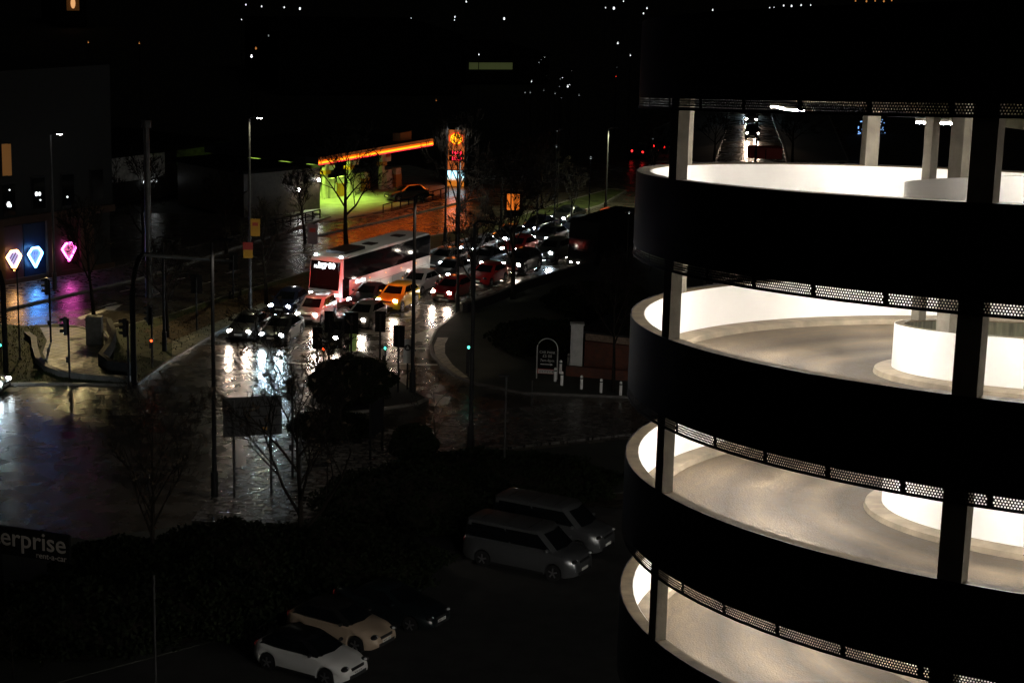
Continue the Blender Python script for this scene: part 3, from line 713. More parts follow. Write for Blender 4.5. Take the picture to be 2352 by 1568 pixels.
# ------------------------------------------------------------------ street lamps
def lamp(name, px, ybase, ytop, label, lit=True, head=0.0, lift=0, arm=.9, power=0, col=(1, .96, .86), r=.09, group='tall street lamps', emitm=None, cone=140, base=None, height=None, aimd=(0, 0, -1)):
    b = base if base is not None else g(px, ybase); H = height or hgt(b, ytop)
    t = thing(name, label, 'street lamp', b, R_(head), group)
    MB().tube([(0, 0, 0), (0, 0, 1.3)], r * 1.7, 10).tube([(0, 0, 1.25), (0, 0, H - .15)], [r * 1.1, r * .75], 10, True).tube([(0, 0, H - .15), (.25 * arm, 0, H - .02), (arm * .7, 0, H)], .045, 8).build('pole', MT['grey'] if lit else MT['darkgrey'], t, smooth=50)
    hd = MB().box((arm * .95, 0, H + .03), (.62, .26, .09)).build('lamp_head', MT['grey'] if lit else MT['darkgrey'], t)
    if lit: MB().box((arm * .95, 0, H - .035), (.34, .17, .06)).build('lens', emitm or E_LAMP, hd)
    if power: spot(t, (arm * .95, 0, H - .12), aimd, power, col, cone, .5, .12)
    return t
Hd = -30
lamp('street_lamp', 126, 669, 305, 'lit street lamp on the shop pavement in front of the neon signs', True, Hd, power=5200, cone=48, col=(1, .76, .34), aimd=(.62, -.56, -.72))
lamp('street_lamp', 575, 712, 268, 'lit street lamp on the reservation carrying yellow and red signs', True, Hd, power=800, cone=150, col=(1, .95, .6))
lamp('street_lamp', 493, 1145, 548, 'tall black street lamp standing alone in front of the stop line', False, Hd, r=.10, power=450, cone=130, col=(1, .9, .75), aimd=(.1, .3, -.9))
lamp('street_lamp', 947, 905, 445, 'black street lamp on the traffic island in front of the yellow car', False, Hd, r=.11, power=700, cone=70, col=(1, .76, .55), aimd=(-.45, .42, -.8))
lamp('street_lamp', 1050, 718, 356, 'street lamp beside the kerb in front of the petrol price sign', False, Hd, power=900, cone=80, aimd=(-.55, .45, -.75))
lamp('street_lamp', 1022, 558, 280, 'street lamp with a pale top left of the petrol price sign', False, Hd, power=500, cone=150)
lamp('street_lamp', 1080, 1034, 507, 'black street lamp between the car park entry and the traffic island', False, Hd, r=.11)
lamp('street_lamp', 1390, 498, 293, 'thin street lamp over the green lit verge near the ramp', False, Hd, power=5000, cone=150, col=(.95, 1, .6))
lamp('street_lamp', 1735, 372, 262, 'thin dark street lamp at the end of the far straight road', False, Hd, r=.08)
lamp('street_lamp', 378, 810, 552, 'short dark post on the reservation right of the camera mast', False, Hd, arm=.5)
mast = thing('camera_mast', 'thick pale grey mast standing on the reservation edge', 'mast', g(343, 684))
Hm = hgt(g(343, 684), 276)
MB().tube([(0, 0, 0), (0, 0, Hm - .5)], [.26, .2], 12).tube([(0, 0, Hm - .5), (0, 0, Hm)], .34, 12).build('mast_tube', MT['grey'], mast, smooth=50)
# signs fixed on the reservation lamp
def roundel(name, px, ybase, z, w, h_, m, label, cat='road sign', heading=-90, posts=False, pattern=None):
    b = g(px, ybase); t = thing(name, label, cat, b, R_(heading + 90))
    MB().box((0, -.12, z), (w, .04, h_)).build('plate', m, t)
    MB().tube([(0, 0, z - h_ * .5 if not posts else 0), (0, 0, z + h_ * .5)], .035, 8).build('bracket' if not posts else 'post', MT['grey'], t)
    if pattern == 'dark':
        MB().box((0, -.145, z + h_ * .2), (w * .6, .012, h_ * .2)).build('symbol', MT['redboard'], t)
    if pattern == 'redtop':
        MB().tube([(0, -.14, z + h_ * .15), (0, -.15, z + h_ * .15)], w * .42, 16).build('symbol', MT['redboard'], t)
    return t
zp = hgt(g(576, 712), 522); roundel('yellow_sign', 588, 712, zp, .62, 1.15, MT['yellow'], 'yellow sign plate fixed high on the reservation lamp', pattern='dark')
zp = hgt(g(576, 712), 580); roundel('bus_stop_sign', 571, 715, zp, .62, .55, MT['yellow'], 'orange yellow plate fixed low on the reservation lamp')
zp = hgt(g(576, 712), 566); roundel('red_sign', 571, 715, zp + .12, .66, .5, MT['redboard'], 'red plate fixed above the orange one on the reservation lamp')
zp = hgt(g(718, 620), 537); roundel('parking_sign', 718, 620, zp, .75, 1.5, mat('pinkish_plate', (.16, .11, .12), .6), 'pale rectangular sign on a thin post behind the coach', posts=True, pattern='dark')

# ------------------------------------------------------------------ traffic signals
def signal(name, px, ybase, ytop, label, facing, lit=None, board=True, dz=0.0, back=True, width=.34, arm=None, r=.06, aim=None, aimp=15000):
    b = g(px, ybase); H = hgt(b, ytop)
    t = thing(name, label, 'traffic light', b, R_(facing), 'traffic lights of the junction')   # local +x faces the drivers
    MB().tube([(0, 0, 0), (0, 0, H - .1)], r, 10).build('pole', MT['darkgrey'], t, smooth=50)
    hc = H - .52
    hd = MB().box((.16, 0, hc), (.18, width - .06, 1.02)).build('signal_head', MT['plastic'], t)
    if board: MB().box((.07, 0, hc), (.03, width + .2, 1.24)).build('backing_board', MT['black'], t)
    for k, z in enumerate((hc + .33, hc, hc - .33)):
        vis = MB()
        for q in range(7):
            a = R_(-10 + q * 200 / 6)
            a2 = R_(-10 + (q + 1) * 200 / 6) if q < 6 else None
            if a2 is None: continue
            vis.slabquad((.25, cos(a) * .12, z + sin(a) * .12), (.47, cos(a) * .12, z + sin(a) * .12), (.47, cos(a2) * .12, z + sin(a2) * .12), (.25, cos(a2) * .12, z + sin(a2) * .12), .008)
        vis.build('visor', MT['plastic'], t)
    for k, z in enumerate((hc + .33, hc, hc - .33)):
        on = (lit == 'red' and k == 0) or (lit == 'green' and k == 2) or (lit == 'white' and k == 2)
        lm = {'red': E_RED, 'green': E_GREEN, 'white': E_WHITE}.get(lit) if on else MT['glass']
        MB().ell((.255, 0, z), (.02, .1, .1), 10, 5).build('lens', lm, t, smooth=60)
    if lit == 'red':
        tg = Vector(aim) if aim else None
        if tg:
            d = tg - Vector((b.x, b.y, hc + .33)); a = -R_(facing)
            spot(t, (.5, 0, hc + .33), (d.x * cos(a) - d.y * sin(a), d.x * sin(a) + d.y * cos(a), d.z), aimp, (1, .04, .03), 11, .8, .1)
    MB().box((.1, 0, H * .32), (.12, .12, .3)).build('push_button_box', MT['yellow'] if name == 'crossing_signal' else MT['plastic'], t)
    return t
TOQ = 86  # towards the queue
signal('traffic_light', 755, 905, 719, 'black traffic signal on the island, left of the tall backing board', TOQ, 'red', aim=(-12.6, 128, 1.3))
signal('traffic_light', 806, 880, 722, 'widest black signal board on the island in front of the grey hatchback', TOQ + 4, 'red', width=.6, aim=(-12.2, 128, 1.6))
signal('traffic_light', 872, 860, 719, 'signal on the island left of the lamp post, green pedestrian light below', TOQ, 'red', width=.42, aim=(-8.8, 133, 1.3), aimp=20000)
signal('traffic_light', 914, 905, 752, 'signal board right of the pedestrian signal beside the round no entry plate', TOQ - 10, None, width=.46)
signal('traffic_light', 728, 895, 756, 'black signal leftmost on the traffic island in front of the black car', TOQ, 'red', aim=(-13.0, 128, 1.0))
signal('traffic_light', 672, 1100, 870, 'black traffic signal with three hoods beside the big sign, facing left', 172, None, board=False)
signal('traffic_light', 160, 872, 728, 'signal on the nook kerb with a lit white aspect facing left', 185, 'white', board=False)
signal('traffic_light', 117, 790, 638, 'black signal seen against the blue reflection', 180, None, board=False)
signal('traffic_light', 296, 890, 732, 'dark signal at the tip of the reservation', 180, None, board=False)
signal('traffic_light', 350, 838, 702, 'dark signal with a small red light left of the dark post', 160, None)
signal('traffic_light', 452, 762, 634, 'black signal board alone on the leafy reservation', TOQ, None, width=.55)
signal('traffic_light', 536, 690, 583, 'signal board hanging over the far carriageway', TOQ, None, width=.4)
signal('traffic_light', 1072, 862, 785, 'small signal with a green light beside the curved kerb', TOQ - 40, None, board=False)
# pedestrian aspects that show small coloured lights towards the camera
def aspect(name, px, ybase, py, m, label):
    b = g(px, ybase); z = hgt(b, py)
    t = thing(name, label, 'pedestrian signal', b, 0, 'pedestrian signals showing small lights')
    MB().tube([(0, .06, 0), (0, .06, z + .15)], .045, 8).build('pole', MT['darkgrey'], t)
    MB().box((0, 0, z), (.2, .1, .3)).build('signal_head', MT['plastic'], t)
    MB().ell((0, -.06, z), (.075, .02, .085), 10, 5).build('lens', m, t, smooth=60)
E_GR2 = emit('green_man', (.1, 1, .7), 3.5); E_RE2 = emit('red_man', (1, .10, .02), 3.5)
aspect('crossing_signal', 743, 905, 801, E_RE2, 'pedestrian signal with a red light in front of the hidden black car')
aspect('crossing_signal', 884, 880, 799, E_GR2, 'pedestrian signal with a small green light on the island')
aspect('crossing_signal', 1075, 870, 797, E_GR2, 'pedestrian signal with a green light on the dark verge')
aspect('crossing_signal', 349, 850, 782, E_RE2, 'pedestrian signal with a red light on the grass left')
aspect('crossing_signal', 3, 845, 792, E_GR2, 'pedestrian signal with a green light at the left edge')
# curved mast arm
b = g(308, 884); H = hgt(b, 600); e = g(534, 690)
ma_ = thing('signal_gantry', 'black curved mast arm reaching over the reservation to a hanging signal', 'signal mast', b)
d = (e - b); d.z = 0; Ld = d.length; d.normalize()
path = [(0, 0, 0), (0, 0, H - 2.2)] + [(d.x * (2.2 * (1 - cos(a))), d.y * 2.2 * (1 - cos(a)), H - 2.2 + 2.2 * sin(a)) for a in [R_(q) for q in (15, 30, 45, 60, 75, 90)]]
He = hgt(e, 600)
path += [(d.x * Ld, d.y * Ld, He)]
MB().tube(path, [.16] * 3 + [.14] * 5 + [.09], 10).build('mast_arm', MT['black'], ma_, smooth=50)
b = g(0, 880); H = hgt(b, 600)
ma_ = thing('signal_gantry', 'black curved mast at the very left edge', 'signal mast', g(14, 860))
MB().tube([(0, 0, 0), (0, 0, 5.2), (-.2, 0, 6.0), (-.8, 0, 6.6), (-1.8, 0, 6.9), (-5, 0, 7)], .15, 10).build('mast_arm', MT['black'], ma_, smooth=50)

# large back of a direction sign
A, B = g(538, 1146), g(623, 1140)
sg_ = thing('direction_sign', 'large blank back of a road sign on two posts over the pavers', 'road sign', A)
dv = B - A; hA, hB = hgt(A, 914), hgt(B, 912); ang = math.atan2(dv.y, dv.x)
for k, (q, hh) in enumerate(((Vector((0, 0, 0)), hA), (dv, hB))):
    MB().tube([(q.x, q.y, 0), (q.x, q.y, hh - .1)], .06, 10).build('post', MT['grey'], sg_)
hb = hgt(A, 1004); mid = dv / 2
bd = MB().box((0, 0, 0), (2.72, .05, hA - hb)).build('board', mat('sign_back', (.035, .035, .035), .6), sg_, loc=(mid.x, mid.y + .12, (hA + hb) / 2), rz=ang)
rl = MB()
for z in (-.45, 0, .45): rl.box((0, -.05, z), (2.6, .05, .05))
rl.build('rail', MT['darkgrey'], bd)
MB().box((.55, -.04, -.62), (.2, .02, .14)).build('sticker', MT['yellow'], bd)
# smaller frame sign
A = g(850, 1060); B = g(878, 1040); hh = hgt(A, 925)
sg_ = thing('frame_sign', 'dark framed sign panel seen at an angle right of the hedge island', 'road sign', A)
dv = B - A; ang = math.atan2(dv.y, dv.x); L_ = dv.length
for q in (Vector((0, 0, 0)), dv): MB().box((q.x, q.y, hh / 2), (.12, .12, hh)).build('post', MT['black'], sg_)
MB().box((dv.x / 2, dv.y / 2, hh - .95), (L_, .05, 1.7), rz=ang).build('panel', MT['darkgrey'], sg_)
# bright hi-vis box on the island, no entry plate
b = g(811, 812); t = thing('marker_board', 'pale green marker board standing at the hedge edge', 'marker board', b)
MB().box((0, 0, .75), (.42, .12, 1.15)).build('board', mat('lime_reflector', (.45, .75, .22), .5), t)
MB().tube([(0, .1, 0), (0, .1, .3)], .05, 8).build('foot', MT['darkgrey'], t)
b = g(935, 900); zc = hgt(b, 806); t = thing('road_sign', 'small grey plate with a round arrow symbol on a post', 'road sign', b)
MB().tube([(0, .05, 0), (0, .05, zc + .5)], .05, 8).build('post', MT['darkgrey'], t)
MB().box((0, 0, zc), (.5, .03, 1.4)).build('plate', MT['dullwhite'], t)
rg = MB().tube([(0, -.02, zc + .2), (0, -.035, zc + .2)], .19, 16).build('symbol', MT['plastic'], t)
MB().add([(-.09, -.045, zc + .12), (.1, -.045, zc + .12), (0, -.045, zc + .33)], [(0, 1, 2)]).build('arrow', MT['dullwhite'], rg)

# rental sign at the lower left with cropped wording
Y0 = 71.0
A, B = at(-150, 1182, Y0 + 1.0), at(160, 1229, Y0 - 1.0)
A2 = at(-150, 1262, Y0 + 1.0); hh = (A.z - A2.z)
c_ = (A + B) / 2; c_.z = (A.z + B.z) / 2 - .58
B2z = at(160, 1293, Y0 - 1.0).z
es = thing('company_sign', 'black company name board on a post at the lower left', 'sign', (c_.x, c_.y, 0), math.atan2(B.y - A.y, B.x - A.x))
wS = (Vector((B.x, B.y)) - Vector((A.x, A.y))).length; ht = B.z - B2z
tl = math.atan2(B.z - A.z, wS)
board = MB().box((0, 0, 0), (wS, .14, ht)).build('board', MT['black'], es, loc=(0, 0, B2z + ht / 2))
lm = mat('sign_letters', (.30, .27, .24), .5)
lettering('name_text', 'enterprise', ht * .92, lm, board, (wS / 2 - .12, -.08, ht * .12), (R_(90), 0, 0), .01, .006, 'RIGHT')
lettering('subtitle_text', 'rent-a-car', ht * .30, lm, board, (wS / 2 - .12, -.08, -ht * .36), (R_(90), 0, 0), .01, .0, 'RIGHT')
MB().box((-.2, .12, (B2z) / 2), (.22, .1, B2z + .4)).build('post', MT['darkgrey'], es)

# arch sign for the car park
A, B = g(1232, 873), g(1279, 876); w_ = (B - A).length; hA = hgt(A, 776); r_ = w_ / 2
ar = thing('arch_sign', 'steel hoop sign with chalk white car park prices and an arrow', 'sign', (A + B) / 2, math.atan2((B - A).y, (B - A).x))
pts = [(-r_, 0, 0), (-r_, 0, hA - r_)] + [(-r_ * cos(a), 0, hA - r_ + r_ * sin(a)) for a in [PI * q / 12 for q in range(1, 12)]] + [(r_, 0, hA - r_), (r_, 0, 0)]
MB().tube(pts, .035, 8).build('hoop', MT['dullwhite'], ar, smooth=50)
zb0 = hA - r_ * 1.0
MB().box((0, 0, zb0 - .62), (w_ - .1, .03, 1.15)).build('board', MT['black'], ar)
for tx, sz, z in (('CAR PARK', .20, zb0 - .22), ('£5 00', .24, zb0 - .44), ('7am-8pm', .22, zb0 - .70)):
    lettering('price_text', tx, sz, MT['dullwhite'], ar, (0, -.025, z), (R_(90), 0, 0), .003)
MB().box((-.08, -.025, zb0 - .93), (.62, .01, .05)).add([(.2, -.03, zb0 - 1.0), (.2, -.03, zb0 - .86), (.34, -.03, zb0 - .93)], [(0, 2, 1)]).build('arrow', MT['dullwhite'], ar)
lp = MB().box((0, 0, zb0 - 1.36), (w_ - .1, .04, .28)).build('lower_panel', MT['redboard'], ar)
MB().box((0, -.025, zb0 - 1.36), (w_ - .2, .02, .22)).build('pale_strip', MT['dullwhite'], lp)
scr = MB()
for q in range(13): 
    x = -w_ / 2 + .16 + q * (w_ - .32) / 12
    scr.tube([(x, -.04, zb0 - 1.44 + .03 * (q % 3)), (x + .09 * (-1) ** q, -.04, zb0 - 1.28 - .02 * (q % 2))], .009, 4)
scr.build('graffiti', MT['plastic'], lp)
# bollards
bp_ = None
for i, (px, py) in enumerate([(1275, 880), (1287, 862), (1290, 889), (1306, 846), (1335, 898), (1380, 906), (1425, 912), (1317, 838)]):
    lbs = ['white bollard at the foot of the arch sign', 'white bollard just behind the second one right of the arch', 'white bollard second from the arch sign in the front row', 'white bollard left of the white pillar, set back', 'white bollard in front of the red brick wall, left', 'white bollard in front of the red brick wall, middle', 'white bollard nearest the spiral ramp', 'white bollard touching the side of the white pillar']
    if bp_ is None:
        o = bp_ = thing('bollard', lbs[i], 'bollard', group='white bollards by the car park entry')
        MB().tube([(0, 0, 0), (0, 0, .88), (0, 0, .93)], [.085, .085, .05], 12).build('post', MT['pale'], o, smooth=50)
        MB().tube([(0, 0, .72), (0, 0, .80)], .088, 12).build('band', MT['grey'], o, smooth=50)
    else: o = copy_tree(bp_)
    o.location = g(px, py); o['label'] = lbs[i]
# pillar and brick wall, with railings
b = g(1322, 862); hh = hgt(b, 745)
t = thing('pillar', 'tall white rendered pillar at the end of the red brick wall', 'pillar', b)
MB().box((0, 0, hh / 2), (.72, .5, hh)).build('shaft', MT['dullwhite'], t); MB().box((0, 0, hh + .05), (.84, .62, .1)).build('cap', MT['dullwhite'], t); MB().box((-.05, 0, .2), (1.0, .7, .4)).build('base', MT['brick'], t)
A, B = g(1300, 866), g(1470, 880); dv = B - A
t = thing('brick_wall', 'low red brick wall below the railings beside the ramp', 'wall', A, math.atan2(dv.y, dv.x))
hw = hgt(A, 800) * .55 + .7
A3, B3 = g(1338, 855), g(1480, 872); dv3 = B3 - A3
MB().box((dv.length / 2, 0, .35), (dv.length, .3, .7)).build('plinth', MT['brick'], t)
t2 = thing('brick_building', 'red brick outbuilding wall behind the bollards with lit window strip', 'building', A3, math.atan2(dv3.y, dv3.x))
hb2 = hgt(A3, 785); Lb = dv3.length
MB().box((Lb / 2, 3.2, hb2 / 2), (Lb, 6, hb2)).build('wall', MT['brick'], t2)
MB().box((Lb / 2, .9, hb2 + .3), (Lb, 1.2, .5)).build('window', mat('louvres', (.2, .14, .1), .5, var=.4, vscale=8), t2)
MB().box((Lb / 2, 3.2, hb2 + .6), (Lb + .6, 6.5, .12)).build('roof', MT['darkgrey'], t2)
# thin posts
def thin(px, yb, yt, label, r=.045, head=False, m='grey'):
    b = g(px, yb); H = hgt(b, yt); t = thing('thin_post', label, 'post', b, 0, 'thin grey posts')
    MB().tube([(0, 0, 0), (0, 0, H)], r, 8).build('post', MT[m], t, smooth=50)
    MB().tube([(0, 0, 0), (0, 0, .25)], r * 1.8, 8).build('foot', MT['darkgrey'], t)
    if head: MB().box((-.1, 0, H + .04), (.5, .2, .08)).build('lamp_head', MT['darkgrey'], t)
thin(1157, 1118, 864, 'thin pale lamp post in the middle of the dark grass', .05, True)
thin(358, 1600, 1320, 'thin pale post at the bottom left in front of the hedge', .05)
thin(690, 1300, 985, 'thin grey post beside the trunk of the leafy bare tree', .05)
thin(878, 1292, 1222, 'short thin post above the parked black car')
thin(1221, 936, 874, 'short post right of the thin lamp post')
thin(46, 830, 620, 'thin dark post in front of the first neon sign', .05, True, 'darkgrey')
# low wooden rail
b0, b1 = g(528, 690), g(553, 682)
t = thing('knee_rail', 'low timber knee rail at the edge of the leaf strip', 'rail', b0)
dv = b1 - b0
for q in (0, 1): MB().box((dv.x * q, dv.y * q, .3), (.12, .12, .6)).build('post', MT['bark'], t)
MB().tube([(0, 0, .58), (dv.x, dv.y, .58)], .06, 6).build('rail', MT['bark'], t)
# curved low wall round the nook
def lowwall(px, h_, w_, m, name, label):
    C = [g(x, y) for x, y in px]; mb = MB()
    n = len(C); o = []; i_ = []
    for i in range(n):
        d = (C[min(i + 1, n - 1)] - C[max(i - 1, 0)]).normalized(); nn = Vector((-d.y, d.x, 0)) * w_ / 2
        o.append(C[i] + nn - C[0]); i_.append(C[i] - nn - C[0])
    for q, z in ((o, .05), (o, h_), (i_, h_), (i_, .05)): mb.v += [(p.x, p.y, z) for p in q]
    for k in range(4):
        for i in range(n - 1): mb.f.append((k * n + i, k * n + i + 1, ((k + 1) % 4) * n + i + 1, ((k + 1) % 4) * n + i))
    mb.f.append((0, n, 2 * n, 3 * n)); mb.f.append((n - 1, 4 * n - 1, 3 * n - 1, 2 * n - 1))
    w = mb.build(name, m, loc=C[0], smooth=40); tag(w, label, 'wall')
lowwall([(62, 778), (78, 790), (80, 812), (88, 838), (108, 856), (140, 868), (190, 874), (262, 880), (300, 882)], .45, .35, mat('wall_stone', (.09, .085, .075), .6, var=.3), 'low_wall', 'curved low stone wall round the paved nook')
lowwall([(250, 762), (262, 790), (254, 815), (232, 845), (255, 862), (300, 868)], .9, .3, MT['darkwall'], 'planter_wall', 'curved dark wall between the nook and the reservation')
b = g(218, 795); t = thing('stone_pier', 'grey stone pier at the end of the curved wall', 'pier', b)
MB().box((0, 0, .95), (.95, .6, 1.9)).build('shaft', mat('pier_stone', (.13, .125, .11), .7, var=.3), t)
# boundary wall along the right of the queue road, with its bank
def boundary(px, h_, name, label, m):
    C = [g(x, y) for x, y in px]; mb = MB(); n = len(C)
    for z, off in ((0, 0), (h_, 0), (h_, .35), (0, .35)):
        mb.v += [(p.x - C[0].x + off, p.y - C[0].y, z) for p in C]
    for k in range(4):
        for i in range(n - 1): mb.f.append((k * n + i, k * n + i + 1, ((k + 1) % 4) * n + i + 1, ((k + 1) % 4) * n + i))
    mb.f.append((0, n, 2 * n, 3 * n)); mb.f.append((n - 1, 4 * n - 1, 3 * n - 1, 2 * n - 1))
    tag(mb.build(name, m, loc=C[0]), label, 'wall')
boundary([(1062, 722), (1120, 702), (1200, 668), (1345, 624), (1440, 598)], .75, 'boundary_wall', 'dark low wall along the right side of the queue road', MT['darkwall'])

# ------------------------------------------------------------------ neon shop building
A, B = g(-80, 673), g(262, 615); dv = B - A; ang = math.atan2(dv.y, dv.x); Lf = dv.length
shop = thing('shop_building', 'dark tall building with neon shop front at the left', 'building', A, ang)
Hb = 15
MB().box((Lf / 2, 8, Hb / 2 + 2.4), (Lf, 16, Hb - 4.8)).build('wall', MT['darkwall'], shop)
MB().box((Lf / 2, 8.15, 2.4), (Lf - .1, 15.7, 4.8)).build('shop_wall', MT['darkwall'], shop)
MB().box((Lf / 2, -.12, 4.55), (Lf, .35, .5)).build('lintel', MT['rust'], shop)
MB().box((Lf / 2, -.05, .25), (Lf, .16, .4)).build('plinth', MT['rust'], shop)
def onwall(px, py, off=0.0):
    """point on the facade plane seen at that place"""
    nrm = Vector((-sin(ang), cos(ang), 0)); d = FWD + right * ((px - IW / 2) / F_PX) - up * ((py - IH / 2) / F_PX)
    P0 = A - nrm * off; k = (P0 - Vector((0, 0, CAM_H))).dot(nrm) / d.dot(nrm)
    P = Vector((0, 0, CAM_H)) + d * k - A
    return Vector((P.x * cos(ang) + P.y * sin(ang), -P.x * sin(ang) + P.y * cos(ang), P.z))
for (x0, x1, yb, m_, lb) in ((4, 56, 655, MT['panelred'], 'dark red shop bay'), (58, 108, 648, MT['panelblue'], 'dark blue shop bay'), (135, 185, 632, MT['panelred'], 'dark red shop bay at the right')):
    p0, p1 = onwall(x0, yb), onwall(x1, yb)
    o = MB().box(((p0.x + p1.x) / 2, .06, 2.25), (p1.x - p0.x, .12, 3.9)).build('shop_bay', m_, shop); o['label'] = lb
for x0, yb, w in ((0, 660, .5), (120, 645, 1.2), (195, 630, 1.2)):
    p0 = onwall(x0, yb); MB().box((p0.x + .1, -.1, 2.3), (w, .3, 4.2)).build('pier', MT['rust'], shop)
def win(px, py, w, h_, m):
    p = onwall(px, py); f = MB().box((p.x, -.02, p.z), (w + .2, .1, h_ + .2)).build('window', MT['darkgrey'], shop)
    MB().box((p.x, -.08, p.z), (w, .04, h_)).build('pane', m, f)
    return p
win(10, 367, .5, 2.2, E_WARM); win(20, 367, .3, 2.2, E_WARM)
for px, py in ((19, 460), (88, 444), (155, 436), (222, 425)): win(px, py, 1.05, 2.2, MT['glass'])
dotm = emit('window_lamp', (.95, 1, 1), 2.5)
for px, py, r_ in ((19, 436, .05), (17, 469, .16), (21, 472, .1), (81, 445, .13), (88, 445, .12), (90, 459, .05), (152, 452, .06)):
    p = onwall(px, py); MB().ell((p.x, -.14, p.z), (r_, .05, r_ * 1.2), 8, 5).build('indoor_lamp', dotm, shop)
# neon kites
def kite(pc, outer, edge_col, pane_col, label, strength, pattern, light, lcol):
    c = onwall(*pc, off=.3)
    t = thing('neon_sign', label, 'neon sign', A + Vector((c.x * cos(ang) - c.y * sin(ang), c.x * sin(ang) + c.y * cos(ang), c.z)), ang, 'gem shaped neon signs on the shop')
    pts = []
    for px, py in outer:
        q = onwall(px, py, .3); pts.append((q.x - c.x, q.z - c.z))
    em = emit('neon_' + label.split()[0], edge_col, strength)
    n = len(pts); tb = MB()
    for i in range(n):
        a, b_ = pts[i], pts[(i + 1) % n]
        tb.tube([(a[0], -.06, a[1]), (b_[0], -.06, b_[1])], .075, 8)
    tb.build('neon_tube', em, t)
    pm_ = emit('face_' + label.split()[0], pane_col, 1.0)
    fv = [(a[0], -.02, a[1]) for a in pts]; bk = [(a[0], .06, a[1]) for a in pts]
    mb = MB(); mb.add(fv + bk, [tuple(range(n)), tuple(range(n, 2 * n))[::-1]] + [(i, n + i, n + (i + 1) % n, (i + 1) % n) for i in range(n)])
    mb.build('face', pm_, t)
    pt = MB()
    for (a, b_, w) in pattern:
        A_, B_ = Vector((a[0], -.03, a[1])), Vector((b_[0], -.03, b_[1]))
        pt.tube([A_, B_], w, 5)
    o = pt.build('printed_pattern', mat('print_' + label.split()[0], (.03, .02, .12), .5), t)
    l = bpy.data.lights.new('glow', 'AREA'); l.energy = light; l.color = lcol; l.size = 1.0
    lo = bpy.data.objects.new('glow', l); COL.objects.link(lo); lo.parent = t; lo.location = (0, -.3, 0); lo.rotation_euler = (R_(-90), 0, 0)
K = lambda cx, cy, sx=1, sy=1: [(cx + a * sx, cy + b_ * sy) for a, b_ in ((-16.5, -4), (-7, -18), (7, -20), (15.5, -9), (15, -5), (.5, 25))]
kite((32, 596), K(31, 595), (1, .50, .14), (.45, .42, .85), 'amber outlined gem neon sign with diagonal stripes, leftmost', 13, [((-.35, .1), (-.1, .45), .035), ((-.25, -.1), (.15, .45), .04), ((-.1, -.3), (.3, .3), .03)], 4, (1, .5, .2))
kite((80, 588), K(80, 588), (.12, .42, 1), (.22, .36, .85), 'blue outlined gem neon sign with a pale speckled face, middle', 20, [((-.3, .15), (-.2, .35), .015), ((-.05, .1), (0, .35), .015), ((.15, .1), (.2, .3), .015), ((-.1, -.2), (0, .0), .012)], 18, (.06, .18, 1))
kite((157, 576), K(157, 576, .95, .93), (1, .12, .62), (.75, .16, .35), 'pink outlined gem neon sign with red marks, rightmost', 9, [((-.3, .2), (.3, .25), .02), ((-.15, -.1), (.3, .1), .035), ((-.1, .35), (.15, .1), .025)], 4, (1, .05, .6))
# far dark building with grey wall, long dark blocks behind
def block(name, label, px0, px1, ybase, ytop, depth, m, win=None, yb1=None):
    A_, B_ = g(px0, ybase), g(px1, yb1 if yb1 else ybase); d_ = B_ - A_; H_ = hgt(A_, ytop)
    t = thing(name, label, 'building', A_, math.atan2(d_.y, d_.x))
    MB().box((d_.length / 2, depth / 2, H_ / 2), (d_.length, depth, H_)).build('wall', m, t)
    MB().box((d_.length / 2, depth / 2, H_ + .15), (d_.length + .6, depth + .6, .3)).build('roof', MT['black'], t)
    return t, d_.length, H_
t, Lq, Hq = block('grey_building', 'low grey fronted building behind the trees, left of the station', 258, 520, 470, 362, 14, MT['darkwall'], yb1=430)
MB().box((Lq * .22, -.06, Hq - 1.2), (Lq * .44, .1, 2.2)).build('fascia', mat('grey_fascia', (.5, .5, .48), .7, var=.4, vscale=2.5), t)
MB().box((Lq * .7, -.06, Hq - .8), (Lq * .3, .1, 1.4)).build('fascia', mat('green_fascia', (.12, .2, .06), .7, var=.4, vscale=2), t)
for q in (.26, .33, .35): MB().ell((Lq * q, -.2, Hq - 2.6), (.25, .08, .15), 8, 5).build('wall_lamp', dotm, t)
t, Lq, Hq = block('warehouse', 'dark warehouse with a long lit window strip in the distance', 1070, 1260, 190, 128, 30, MT['black'])
f = MB().box((Lq * .27, -.1, Hq * .62), (Lq * .54, .2, 1.7)).build('window', MT['darkgrey'], t)
MB().box((Lq * .29, -.24, Hq * .62), (Lq * .52, .1, 1.05)).build('pane', emit('office_strip', (.6, .72, .25), .04), f)
block('warehouse', 'long unlit block above the petrol station canopy', 640, 1060, 215, 82, 40, MT['black'])
t, Lq, Hq = block('house', 'dark house with a bright orange window at the top left', 130, 200, 60, -40, 20, MT['black'])
MB().box((Lq * .55, -.1, hgt(g(165, 60), 8)), (2.6, .1, 3.0)).build('window', emit('orange_room', (1, .4, .1), .03), t)
MB().ell((Lq * .55, -.2, hgt(g(165, 60), 8)), (.5, .15, 1.1), 8, 6).build('ceiling_lamp', emit('orange_lamp', (1, .5, .2), .8), t)
t, Lq, Hq = block('low_building', 'brick building lit by two wall lamps left of the forecourt', 560, 735, 500, 400, 10, mat('wet_brown_brick', (.045, .032, .023), .35, var=.4, vscale=3, bump=.6, bscale=9), yb1=480)
for px, q in ((683, .68), (727, .95)):
    z = hgt(g(px, 487), 436 if px < 700 else 418)
    MB().ell((Lq * q, -.35, z), (.16, .12, .16), 8, 6).build('wall_lamp', E_LAMP, t)
    spot(t, (Lq * q, -.5, z), (0, .25, -1), 130, (1, 1, .95), 100, .6, .1)

